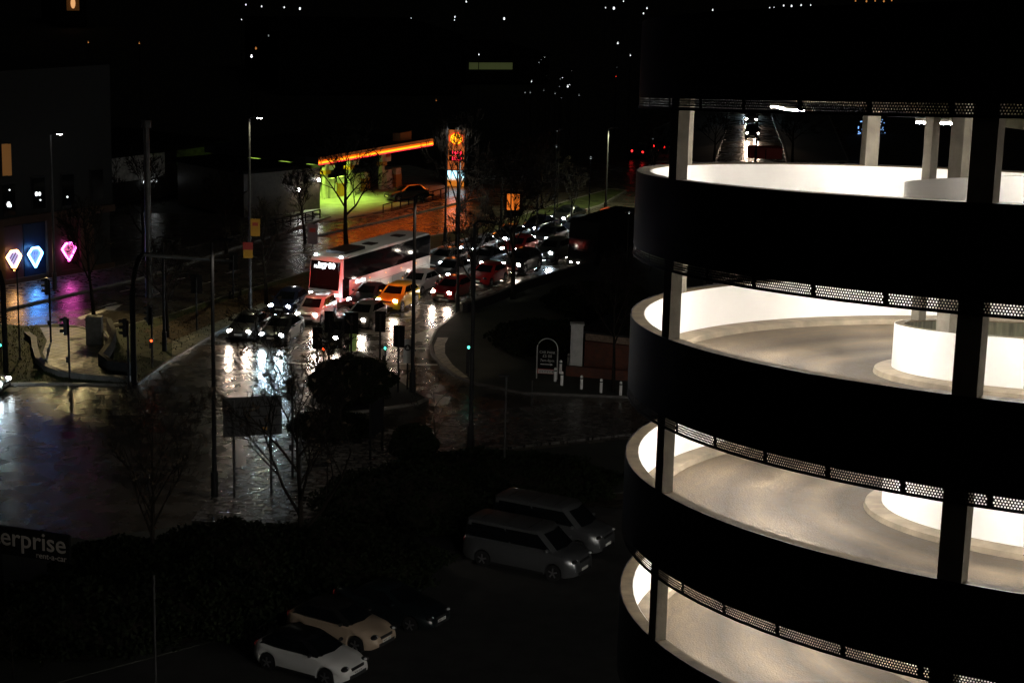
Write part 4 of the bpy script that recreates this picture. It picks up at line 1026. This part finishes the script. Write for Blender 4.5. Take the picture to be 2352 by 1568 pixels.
# ------------------------------------------------------------------ petrol station
struct('forecourt', MB().prism(P2([(700, 500), (740, 512), (870, 487), (985, 455), (1030, 440), (1000, 395), (940, 380), (740, 395), (690, 430)]), -.02, .05), mat('forecourt_concrete', (.26, .27, .22), .55, var=.3, vscale=1.0, bump=.3))
st = thing('canopy', 'petrol station canopy with glowing orange yellow and red fascia', 'canopy')
zc0, zc1 = 4.3, 5.35
a0, a1 = g(733, 379, zc0), g(993, 334, zc0); dv = a1 - a0; dv.z = 0; Lc = dv.length; ang2 = math.atan2(dv.y, dv.x)
st.location = (a0.x, a0.y, 0); st.rotation_euler[2] = ang2
MB().box((Lc / 2, 6.5, 4.62), (Lc - .1, 12.8, .64)).build('canopy_deck', MT['darkgrey'], st)
for z, h_, cc, s_, nm in ((4.34, .10, (1, .02, .04), 2.0, 'red_light_strip'), (4.48, .16, (1, .34, .01), 2.4, 'yellow_light_strip'), (4.64, .14, (1, .14, .004), 1.0, 'orange_light_strip'), (4.84, .24, (1, .26, .06), .09, 'fascia')):
    MB().box((Lc / 2, -.02, z), (Lc, .16, h_)).build(nm, emit(nm + '_glow', cc, s_), st)
MB().box((Lc + .03, 5, 4.66), (.1, 10, .5)).build('end_fascia', emit('end_fascia_glow', (1, .3, .08), .07), st)
pos = [g(746, 458), g(802, 446), g(876, 436)]
cream = mat('cream_steel', (.6, .62, .5), .5, var=.15)
def loc2(p):
    q = p - st.location; return Vector((q.x * cos(ang2) + q.y * sin(ang2), -q.x * sin(ang2) + q.y * cos(ang2), 0))
for i, p in enumerate(pos):
    q = loc2(p); q.y = max(q.y, .9)
    MB().box((q.x, q.y, 2.2), (.4, .4, 4.4)).build('column', cream, st)
    MB().box((q.x, q.y, 2.55), (.75, .75, .35)).build('column_collar', MT['yellow'], st)
for i, p in enumerate(pos):
    q = loc2(p); q.y = max(q.y, .9)
    W_ = st.matrix_basis @ Vector((q.x + .9, q.y - .1, 0))
    lbs = ['poster panel fixed by the leftmost canopy column', 'poster panel fixed by the middle canopy column', 'poster panel fixed by the right canopy column']
    t = thing('poster_panel', lbs[i], 'poster', (W_.x, W_.y, 3.2), ang2, 'poster panels under the canopy')
    MB().box((0, 0, .1), (1.0, .08, 1.3)).build('frame', MT['pale'], t)
    MB().box((0, -.05, .25), (.8, .03, .7)).build('picture', MT['redboard'], t)
    MB().tube([(-.9, 0, 0), (-.5, 0, 0)], .03, 6).build('bracket', MT['grey'], t)
    for sgn in (0, 1):
        W_ = st.matrix_basis @ Vector((q.x + 1.0 + sgn * 1.6, q.y, .05))
        lb = ('left' if sgn == 0 else 'right') + ' fuel pump beside the ' + ('leftmost', 'middle', 'right')[i] + ' canopy column'
        t = thing('fuel_pump', lb, 'fuel pump', (W_.x, W_.y, .05), ang2, 'fuel pumps on the forecourt')
        MB().box((0, 0, .6), (1.0, .55, 1.2)).build('cabinet', MT['yellow'] if sgn else cream, t)
        MB().box((0, -.02, 1.5), (.9, .4, .6)).build('display_head', cream, t)
        MB().tube([(.42, -.3, .5), (.6, -.35, .9), (.55, -.3, 1.4), (.45, -.2, 1.7)], .03, 6).build('hose', MT['tyre'], t)
for q in (.08, .28, .5):
    for w_ in (1.5, 4.5, 8):
        l = bpy.data.lights.new('canopy_glow', 'AREA'); l.energy = 150; l.color = (.62, 1, .13); l.size = 1.2; l.spread = R_(105)
        lo = bpy.data.objects.new('canopy_glow', l); COL.objects.link(lo); lo.parent = st; lo.location = (Lc * q, w_, 4.22)
for q in (.25, .55, .85):
    l = bpy.data.lights.new('fascia_glow', 'AREA'); l.energy = 55; l.color = (1, .14, .01); l.shape = 'RECTANGLE'; l.size = 5; l.size_y = .5
    lo = bpy.data.objects.new('fascia_glow', l); COL.objects.link(lo); lo.parent = st; lo.location = (Lc * q, -.25, 4.6); lo.rotation_euler = (R_(-62), 0, 0)
W_ = st.matrix_basis @ Vector((Lc - 3.0, 1.5, 4.95))
t = thing('roof_box', 'small box standing on the canopy roof', 'roof unit', W_, ang2); MB().box((0, 0, .4), (2.0, .8, .8)).build('housing', mat('tan_box', (.5, .25, .12), .6), t)
MB().box((0, 0, .83), (2.1, .9, .06)).build('lid', MT['darkgrey'], t)
car('customer_car', 'hatch', g(888, 462), -150, (.02, .02, .02), 'dark car refuelling on the green lit forecourt', 'off', cat='car')
# forecourt edge rail
rl0, rl1 = g(880, 488), g(1030, 446); dv = rl1 - rl0
t = thing('forecourt_fence', 'low black rail along the forecourt edge', 'fence', rl0)
for q in range(9): MB().box((dv.x * q / 8, dv.y * q / 8, .35), (.1, .1, .7)).build('post', MT['black'], t)
MB().tube([(0, 0, .68), (dv.x, dv.y, .68)], .05, 6).build('rail', MT['black'], t)
rl0, rl1 = g(560, 545), g(735, 505); dv = rl1 - rl0
t = thing('forecourt_fence', 'low black rail left of the station along the pavement', 'fence', rl0)
for q in range(11): MB().box((dv.x * q / 10, dv.y * q / 10, .45), (.1, .1, .9)).build('post', MT['black'], t)
for z in (.5, .88): MB().tube([(0, 0, z), (dv.x, dv.y, z)], .05, 6).build('rail', MT['black'], t)
# totem with the scallop emblem and prices
b = g(1047, 427); Ht = hgt(b, 297); tw = 1.62
to = thing('price_totem', 'tall lit orange petrol price sign with yellow scallop shell emblem', 'sign', b, R_(-6))
MB().box((0, 0, Ht / 2), (tw + .14, .4, Ht + .05)).build('casing', MT['darkgrey'], to)
MB().box((0, -.2, Ht * .64), (tw, .05, Ht * .70)).build('upper_panel', emit('totem_orange', (1, .24, .05), .36), to)
MB().box((0, -.2, .42), (tw, .05, .82)).build('lower_panel', emit('totem_amber', (1, .30, .03), .55), to)
MB().box((0, -.2, Ht * .188), (tw, .05, Ht * .17)).build('lit_panel', emit('totem_white', (.45, .85, 1), 2.2), to)
l = bpy.data.lights.new('totem_glow', 'AREA'); l.energy = 120; l.color = (1, .16, .015); l.shape = 'RECTANGLE'; l.size = 1.5; l.size_y = 3.5
lo = bpy.data.objects.new('totem_glow', l); COL.objects.link(lo); lo.parent = to; lo.location = (0, -.4, Ht * .6); lo.rotation_euler = (R_(-75), 0, 0)
def shell(r, n=9):
    pts = []
    for i in range(n * 2 + 1):
        a = R_(-28 + 236 * i / (n * 2)); rr = r * (1.0 if i % 2 else .93)
        pts.append((cos(a) * rr, sin(a) * rr * .93))
    pts += [(-r * .30, -r * .78), (r * .30, -r * .78)]
    return pts
for r_, y_, nm, cc, s_ in ((.74, -.235, 'emblem_outline', (1, .02, .01), 1.6), (.63, -.25, 'emblem', (1, .50, .01), 2.2)):
    mb = MB(); pts = shell(r_); n = len(pts)
    mb.add([(x, y_, z + Ht * .83) for x, z in pts] + [(x, y_ + .02, z + Ht * .83) for x, z in pts], [tuple(range(n)), tuple(range(n, 2 * n))[::-1]])
    ob = mb.build(nm, emit(nm + '_glow', cc, s_), to)
rb = MB()
for i in range(7):
    a = R_(90 + (i - 3) * 26); rb.tube([(cos(a) * .08, -.262, Ht * .83 - .42), (cos(a) * .54, -.262, Ht * .83 + sin(a) * .5)], .018, 4)
rb.build('emblem_rib', emit('rib_glow', (1, .04, .01), 1.2), to)
er = emit('price_digits', (1, .02, .05), 3.2)
for z, tx in ((Ht * .585, '144.9'), (Ht * .485, '152.9')):
    MB().box((0, -.232, z), (tw * .86, .02, .46)).build('price_window', MT['black'], to)
    lettering('price_text', tx, .46, er, to, (.06, -.25, z), (R_(90), 0, 0), .003, .012)
b = g(1178, 500); t = thing('lit_panel', 'orange glowing panel half hidden behind a bare tree', 'lit panel', b)
zc = hgt(b, 440); MB().box((0, -.05, zc * .6), (1.1, .2, zc * .6)).build('panel', emit('panel_orange', (1, .22, .02), .7), t); MB().box((0, .15, zc / 2), (1.6, .2, zc + .05)).build('casing', MT['black'], t)
# red skip like board near the far road
b = g(1758, 372); t = thing('red_container', 'dull red container at the end of the far straight road', 'container', b)
MB().box((0, 1, .9), (3.6, 2, 1.1)).build('body', MT['redboard'], t)
MB().box((0, 1, 1.5), (3.7, 2.1, .1)).build('rim', MT['redboard'], t); MB().box((0, -.02, .9), (.08, .06, 1.1)).build('rib', MT['black'], t)
# far straight road kerbs
mark('far_edge_line', [[(1706, 372), (1709, 372), (1712, 262), (1711, 262)]])
island('far_verge', [(1500, 372), (1640, 375), (1668, 300), (1676, 255), (1600, 255), (1500, 300)], MT['ground'])
island('far_verge', [(1806, 372), (1800, 340), (1784, 300), (1768, 258), (1900, 258), (1950, 372)], MT['ground'])

# ------------------------------------------------------------------ far lamps
fp = {}
def farlamp(px, py, size, m, label, key):
    Hh = 8.0
    p = g(px, max(py, -2) , Hh)
    if key not in fp:
        o = thing('distant_lamp', label, 'street lamp', group=label)
        MB().tube([(0, 0, 0), (0, 0, Hh)], .05, 5).build('pole', MT['black'], o)
        MB().box((0, -.1, Hh + .02), (.5, .3, .08)).build('lamp_head', MT['darkgrey'], o)
        MB().ell((0, -.25, Hh - .05), (.5, .3, .5), 8, 6).build('lens', m, o)
        fp[key] = o
    else: o = copy_tree(fp[key])
    o.location = (p.x, p.y, 0)
    for c in o.children:
        if c.name.startswith('lens'): 
            s = size * .62 * p.y / F_PX
            c.scale = (s, s, s * 1.25); c.location = (0, 0, (Hh) * (1 - s * 1.25))
E_FW = emit('far_white', (.92, .98, 1), 2.2); E_FO = emit('far_orange', (1, .4, .1), .7); E_FD = emit('far_dim', (.8, .9, .9), .5); E_FR = emit('far_red', (1, .05, .03), 2)
W1 = 'bright white street light far off in the dark town'; W2 = 'small white street light far off in the dark town'; W3 = 'faint tiny light far off in the dark town'
for px, py, s in [(578, 129, 9), (651, 72, 8), (681, 62, 8), (682, 71, 8), (1020, 79, 8), (1027, 75, 6), (1049, 83, 9), (689, 20, 7), (944, 44, 7), (1158, 43, 7), (1410, 19, 8), (1419, 99, 6), (1304, 198, 7), (1308, 196, 6)]: farlamp(px, py, s, E_FW, W1, 'a')
for px, py, s in [(565, 11, 5), (555, 45, 4), (601, 15, 5), (653, 17, 5), (935, 78, 5), (945, 57, 4), (993, 66, 5), (1011, 72, 4), (1045, 39, 5), (1044, 46, 4), (1071, 4, 5), (1100, 125, 5), (1391, 18, 4), (1432, 3, 4), (1486, 19, 5), (1478, 31, 5), (1448, 127, 5), (1221, 187, 5), (1292, 178, 4), (1637, 23, 5), (1800, 13, 5), (1818, 14, 6), (1840, 12, 5), (1862, 12, 4), (1768, 18, 4), (1778, 18, 4), (1251, 131, 3), (1238, 143, 3)]: farlamp(px, py, s, E_FW, W2, 'b')
for px, py, s in [(617, 82, 5), (1243, 137, 3), (1313, 162, 3), (1255, 173, 3), (1263, 180, 3), (1287, 181, 4), (1285, 198, 4), (1249, 207, 4), (1275, 214, 5), (1289, 224, 4), (1357, 362, 8), (1206, 212, 5), (1218, 212, 5), (1330, 218, 5), (1280, 300, 5), (1278, 336, 6), (1417, 154, 3), (1447, 217, 3), (1285, 298, 5), (1500, 318, 5)]: farlamp(px, py, s, E_FD, W3, 'c')
W4 = 'orange light far off in the dark town'
for px, py, s in [(203, 97, 5), (320, 99, 5), (656, 52, 5), (588, 111, 7), (1002, 230, 5), (1176, 371, 5), (1965, 2, 5), (1990, 3, 6), (2010, 2, 5), (2030, 3, 6), (2048, 1, 5)]: farlamp(px, py, s, E_FO, W4, 'd')
farlamp(1415, 175, 4, E_FR, 'small red light far off in the dark town', 'e')
farlamp(1445, 488, 7, E_FW, 'white light low beside the left edge of the ramp', 'f')
for i, (px, py, lb) in enumerate([(1979, 292, 'cluster of small blue lights seen through the top opening'), (2024, 290, 'dim blue lit shape right of the blue lights cluster')]):
    p = g(px, py + 10); t = thing('blue_light_panel', lb, 'lit panel', p)
    zz = hgt(p, py); MB().box((0, 0, zz), (1.2, .2, 2.4)).build('casing', MT['black'], t)
    mb = MB()
    for q in range(14): mb.ell((random.uniform(-.5, .5), -.12, zz + random.uniform(-1.1, 1.1)), (.09, .03, .09), 6, 4)
    mb.build('bulbs', emit('blue_bulbs', (.25, .5, 1), 1.2 if i == 0 else .5), t)

# ------------------------------------------------------------------ trees and shrubs
def tree_mesh(seed, H=10.0, trunk_h=2.6, spread=.55, levels=4, r0=.2, leaves=0, lean=0.0, nmain=9, leafsize=.12, droop=0.0, rmin=.026):
    rnd = random.Random(seed); tr = MB(); cr = MB(); lf = MB()
    tp = [Vector((0, 0, 0))]; d = Vector((lean, 0, 1)).normalized(); p = Vector((0, 0, 0)); segs = 7
    rad = [r0]
    for i in range(segs):
        d = (d + Vector((rnd.uniform(-.08, .08), rnd.uniform(-.08, .08), .15))).normalized()
        p = p + d * (H * .78 / segs); tp.append(p.copy()); rad.append(r0 * (1 - .88 * (i + 1) / segs))
    tr.tube(tp, rad, 8)
    def branch(p, d, L, r, lev):
        n = 3 if lev > 1 else 2; pts = [p]; rs = [r]; q = p; dd = d
        for i in range(n):
            dd = (dd + Vector((rnd.uniform(-.22, .22), rnd.uniform(-.22, .22), rnd.uniform(-.02, .2) - droop))).normalized()
            q = q + dd * (L / n); pts.append(q); rs.append(r * (1 - .65 * (i + 1) / n))
        cr.tube(pts, rs, 5 if lev > 2 else 3, False)
        if lev == 0:
            if leaves and rnd.random() < leaves:
                for _ in range(2):
                    c = q + Vector((rnd.uniform(-.1, .1), rnd.uniform(-.1, .1), rnd.uniform(-.15, .05)))
                    u = Vector((rnd.uniform(-1, 1), rnd.uniform(-1, 1), rnd.uniform(-1, 1))).normalized() * leafsize; v = u.orthogonal().normalized() * leafsize * .6
                    lf.add([c - u, c + v, c + u, c - v], [(0, 1, 2, 3)])
            return
        for k in range(4 if lev > 1 else 4):
            f = .3 + .7 * (k + rnd.random()) / 4
            i0 = min(n - 1, int(f * n)); bp = pts[i0].lerp(pts[i0 + 1], min(1, f * n - i0))
            ax = dd.orthogonal().normalized(); ax = Matrix.Rotation(rnd.uniform(0, 2 * PI), 3, dd) @ ax
            nd = (dd * 1.0 + ax * rnd.uniform(.5, 1.0)).normalized()
            branch(bp, nd, L * rnd.uniform(.42, .62), max(rmin, r * .46), lev - 1)
    for k in range(nmain):
        f = trunk_h / (H * .78) + (1 - trunk_h / (H * .78)) * (k / nmain) ** .9
        i0 = min(segs - 1, int(f * segs)); bp = tp[i0].lerp(tp[i0 + 1], f * segs - i0)
        a = k * 2.4 + rnd.uniform(-.3, .3)
        nd = Vector((cos(a), sin(a), rnd.uniform(.5, 1.1) + f * .5)).normalized()
        branch(bp, nd, H * spread * (1.05 - .6 * f) * rnd.uniform(.8, 1.1), r0 * (1 - f) * .55 + .02, levels - 1)
    def mk(mb, nm, m_):
        me = bpy.data.meshes.new(nm); me.from_pydata(mb.v, [], mb.f); me.materials.append(m_); me.shade_smooth(); return me
    return mk(tr, 'trunk', MT['bark']), mk(cr, 'crown', MT['bark']), (mk(lf, 'leaves', MT['dryleaf']) if leaves else None)
TM = [tree_mesh(1, levels=5, r0=.24), tree_mesh(5, spread=.5, trunk_h=3.4, levels=5, r0=.24), tree_mesh(9, spread=.45, lean=.18, levels=5, r0=.24), tree_mesh(12, H=9, trunk_h=1.3, spread=.62, leaves=.05, levels=5, nmain=10, r0=.15, droop=-.05, rmin=.012), tree_mesh(21, H=7, trunk_h=1.2, spread=.4, r0=.08, nmain=7, rmin=.012)]
def tree(px, ybase, ytop, ti, label, rz=0.0, wide=1.0):
    b = g(px, ybase); H = hgt(b, ytop); src_h = (10, 10, 10, 9, 7)[ti] * .93; s = H / src_h
    t = thing('bare_tree', label, 'tree', b, rz, 'leafless trees along the roads')
    for me in TM[ti]:
        if me is None: continue
        o = bpy.data.objects.new(me.name, me); COL.objects.link(o); o.parent = t
    t.scale = (s * wide, s * wide, s)
tree(795, 562, 322, 0, 'bare tree in front of the glowing canopy', .4, 1.0)
tree(612, 702, 480, 1, 'bare tree leaning beside the reservation lamp', 1.2, .9)
tree(690, 1300, 815, 3, 'big many limbed bare tree with a few leaves in front of the pavers', .3, .9)
tree(352, 1330, 945, 3, 'faint bare tree standing over the dark lower left hedge', 2.2, .8)
tree(1088, 712, 470, 2, 'leaning bare tree at the left end of the boundary wall', 3.0, .8)
tree(1178, 690, 395, 0, 'bare tree in front of the queue, right of the leaning one', 2.0, .85)
tree(1000, 1040, 835, 4, 'small bare sapling right of the hedge island', .5, 1.1)
tree(385, 778, 560, 1, 'bare tree on the reservation beside the dark post', .9, .8)
tree(216, 742, 480, 1, 'bare tree by the stone pier', 2.9, .8)
tree(1245, 480, 330, 0, 'bare tree on the verge beyond the queue', 1.0, .9)
tree(1230, 560, 360, 1, 'bare tree at the near edge of the reservation beyond the queue', .2, .8)
tree(1310, 520, 380, 2, 'bare tree leaning over the green lit verge', 5.0, .8)
tree(1408, 905, 600, 1, 'bare tree between the bollards and the brick wall', .7, .6)
tree(1050, 560, 300, 0, 'bare tree in front of the petrol price sign', .0, .7)
tree(1150, 520, 350, 2, 'bare tree left of the orange panel', 1.4, .9)
tree(700, 560, 400, 1, 'bare tree left of the forecourt', 2.4, .9)
tree(330, 600, 380, 0, 'bare tree in front of the grey fronted building', 2.4, .9)
tree(520, 580, 400, 2, 'bare tree on the far pavement left of the reservation lamp', 2.0, .9)
tree(1640, 372, 270, 1, 'bare tree left of the far straight road', .3, 1.2)
tree(1820, 372, 255, 0, 'bare tree right of the far straight road', 1.3, 1.2)
tree(1500, 420, 300, 2, 'bare tree beside the red tail lamps', 1.0, 1.0)
tree(890, 1130, 985, 4, 'small bare sapling in front of the dark framed sign', 2.5, 1.2)
tree(30, 1560, 1380, 4, 'thin stemmed shrub at the bottom left corner', 2.5, 1.2)

def shrub(name, label, c, sx, sy, sz, n, ls=.11, seed=1, cat='shrub', flat=False):
    rnd = random.Random(seed); mb = MB(); core = MB()
    core.ell((0, 0, sz * .42), (sx * .86, sy * .86, sz * .5), 16, 8)
    for _ in range(n):
        u = rnd.uniform(0, 2 * PI); w = rnd.uniform(-.25, 1); rr = math.sqrt(max(0, 1 - w * w))
        k = rnd.uniform(.86, 1.05) + .08 * sin(u * 5 + w * 7) + .05 * sin(u * 11)
        p = Vector((sx * rr * cos(u) * k, sy * rr * sin(u) * k, sz * .42 + sz * .55 * w * k))
        a = Vector((rnd.uniform(-1, 1), rnd.uniform(-1, 1), rnd.uniform(-1, 1))).normalized() * ls; b_ = a.orthogonal().normalized() * ls * .6
        mb.add([p - a, p + b_, p + a, p - b_], [(0, 1, 2, 3)])
    t = thing(name, label, cat, c)
    core.build('stems', MT['bark'], t, smooth=60); mb.build('foliage', MT['leaf'], t)
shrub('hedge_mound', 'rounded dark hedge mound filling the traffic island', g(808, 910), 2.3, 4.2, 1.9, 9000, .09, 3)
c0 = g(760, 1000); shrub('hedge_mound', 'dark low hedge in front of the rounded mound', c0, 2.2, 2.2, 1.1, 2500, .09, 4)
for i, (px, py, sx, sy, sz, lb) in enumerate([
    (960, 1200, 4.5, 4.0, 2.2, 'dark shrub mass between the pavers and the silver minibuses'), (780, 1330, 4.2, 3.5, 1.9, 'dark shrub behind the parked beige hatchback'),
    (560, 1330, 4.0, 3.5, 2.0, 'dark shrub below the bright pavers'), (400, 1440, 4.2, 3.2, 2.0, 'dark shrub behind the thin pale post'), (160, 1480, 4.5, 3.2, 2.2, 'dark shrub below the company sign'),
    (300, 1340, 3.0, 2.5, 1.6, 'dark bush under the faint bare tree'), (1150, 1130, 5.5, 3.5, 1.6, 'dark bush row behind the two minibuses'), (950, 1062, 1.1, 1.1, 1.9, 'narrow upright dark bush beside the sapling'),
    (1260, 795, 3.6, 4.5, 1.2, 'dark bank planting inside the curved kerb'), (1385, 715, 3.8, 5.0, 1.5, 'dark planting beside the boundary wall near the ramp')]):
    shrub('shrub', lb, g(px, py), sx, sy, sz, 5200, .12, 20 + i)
# upright sliding barrier posts by the arch (pale glints)
# grass blades along the verges read as one mass
gb = MB(); rnd = random.Random(5)
def inpoly(x, y, P):
    c = False; n = len(P)
    for i in range(n):
        x1, y1 = P[i]; x2, y2 = P[(i + 1) % n]
        if (y1 > y) != (y2 > y) and x < (x2 - x1) * (y - y1) / (y2 - y1) + x1: c = not c
    return c
PATH = P2([(86, 748), (180, 748), (240, 768), (268, 808), (264, 856), (200, 868), (150, 860), (106, 842), (92, 810), (102, 782)])
for P, N in ((P2(RES), 9000), (P2(NOOK), 5000)):
    x0, x1 = min(p[0] for p in P), max(p[0] for p in P); y0, y1 = min(p[1] for p in P), min(135, max(p[1] for p in P))
    for _ in range(N):
        x, y = rnd.uniform(x0, x1), rnd.uniform(y0, y1)
        if not inpoly(x, y, P) or inpoly(x, y, PATH): continue
        a = rnd.uniform(0, PI); h_ = rnd.uniform(.05, .16); w = .035
        gb.add([(x - w * cos(a), y - w * sin(a), .11), (x + w * cos(a), y + w * sin(a), .11), (x + rnd.uniform(-.06, .06), y + rnd.uniform(-.06, .06), .11 + h_)], [(0, 1, 2)])
tag(gb.build('grass_tufts', MT['grass']), kind='stuff')
lv = MB()
P = P2([(380, 800), (500, 745), (610, 700), (860, 630), (860, 600), (700, 632), (610, 658), (480, 698), (330, 745), (300, 790)])
x0, x1 = min(p[0] for p in P), max(p[0] for p in P); y0, y1 = min(p[1] for p in P), max(p[1] for p in P)
for _ in range(9000):
    x, y = rnd.uniform(x0, x1), rnd.uniform(y0, y1)
    if not inpoly(x, y, P): continue
    a = rnd.uniform(0, 2 * PI); w = .07; tz = rnd.uniform(0, .05)
    lv.add([(x + w * cos(a), y + w * sin(a), .135 + tz), (x - w * sin(a) * .6, y + w * cos(a) * .6, .135), (x - w * cos(a), y - w * sin(a), .14 + tz * .3), (x + w * sin(a) * .6, y - w * cos(a) * .6, .15)], [(0, 1, 2, 3)])
tag(lv.build('fallen_leaves', MT['leafy']), kind='stuff')

# ------------------------------------------------------------------ night sky, and an added faint warm fill standing in for town glow
w = bpy.data.worlds.new('World'); scene.world = w; w.use_nodes = True
nt = w.node_tree; bg = nt.nodes['Background']
sky = nt.nodes.new('ShaderNodeTexSky'); sky.sky_type = 'NISHITA'; sky.sun_disc = False
sky.sun_elevation = R_(-4); sky.sun_rotation = R_(200)
nt.links.new(sky.outputs['Color'], bg.inputs['Color']); bg.inputs['Strength'].default_value = .05
sl = bpy.data.lights.new('ambient_fill', 'SUN'); sl.energy = .04; sl.angle = R_(25); sl.color = (1, .90, .78)
so = bpy.data.objects.new('ambient_fill', sl); COL.objects.link(so)
so.rotation_euler = Vector((-.45, .75, -.75)).to_track_quat('-Z', 'Y').to_euler()
scene.view_settings.view_transform = 'Standard'; scene.view_settings.look = 'None'
scene.view_settings.exposure = 0; scene.view_settings.gamma = 1
scene.cycles.use_denoising = True
scene.cycles.max_bounces = 6; scene.cycles.diffuse_bounces = 3; scene.cycles.glossy_bounces = 3
scene.cycles.sample_clamp_indirect = 8
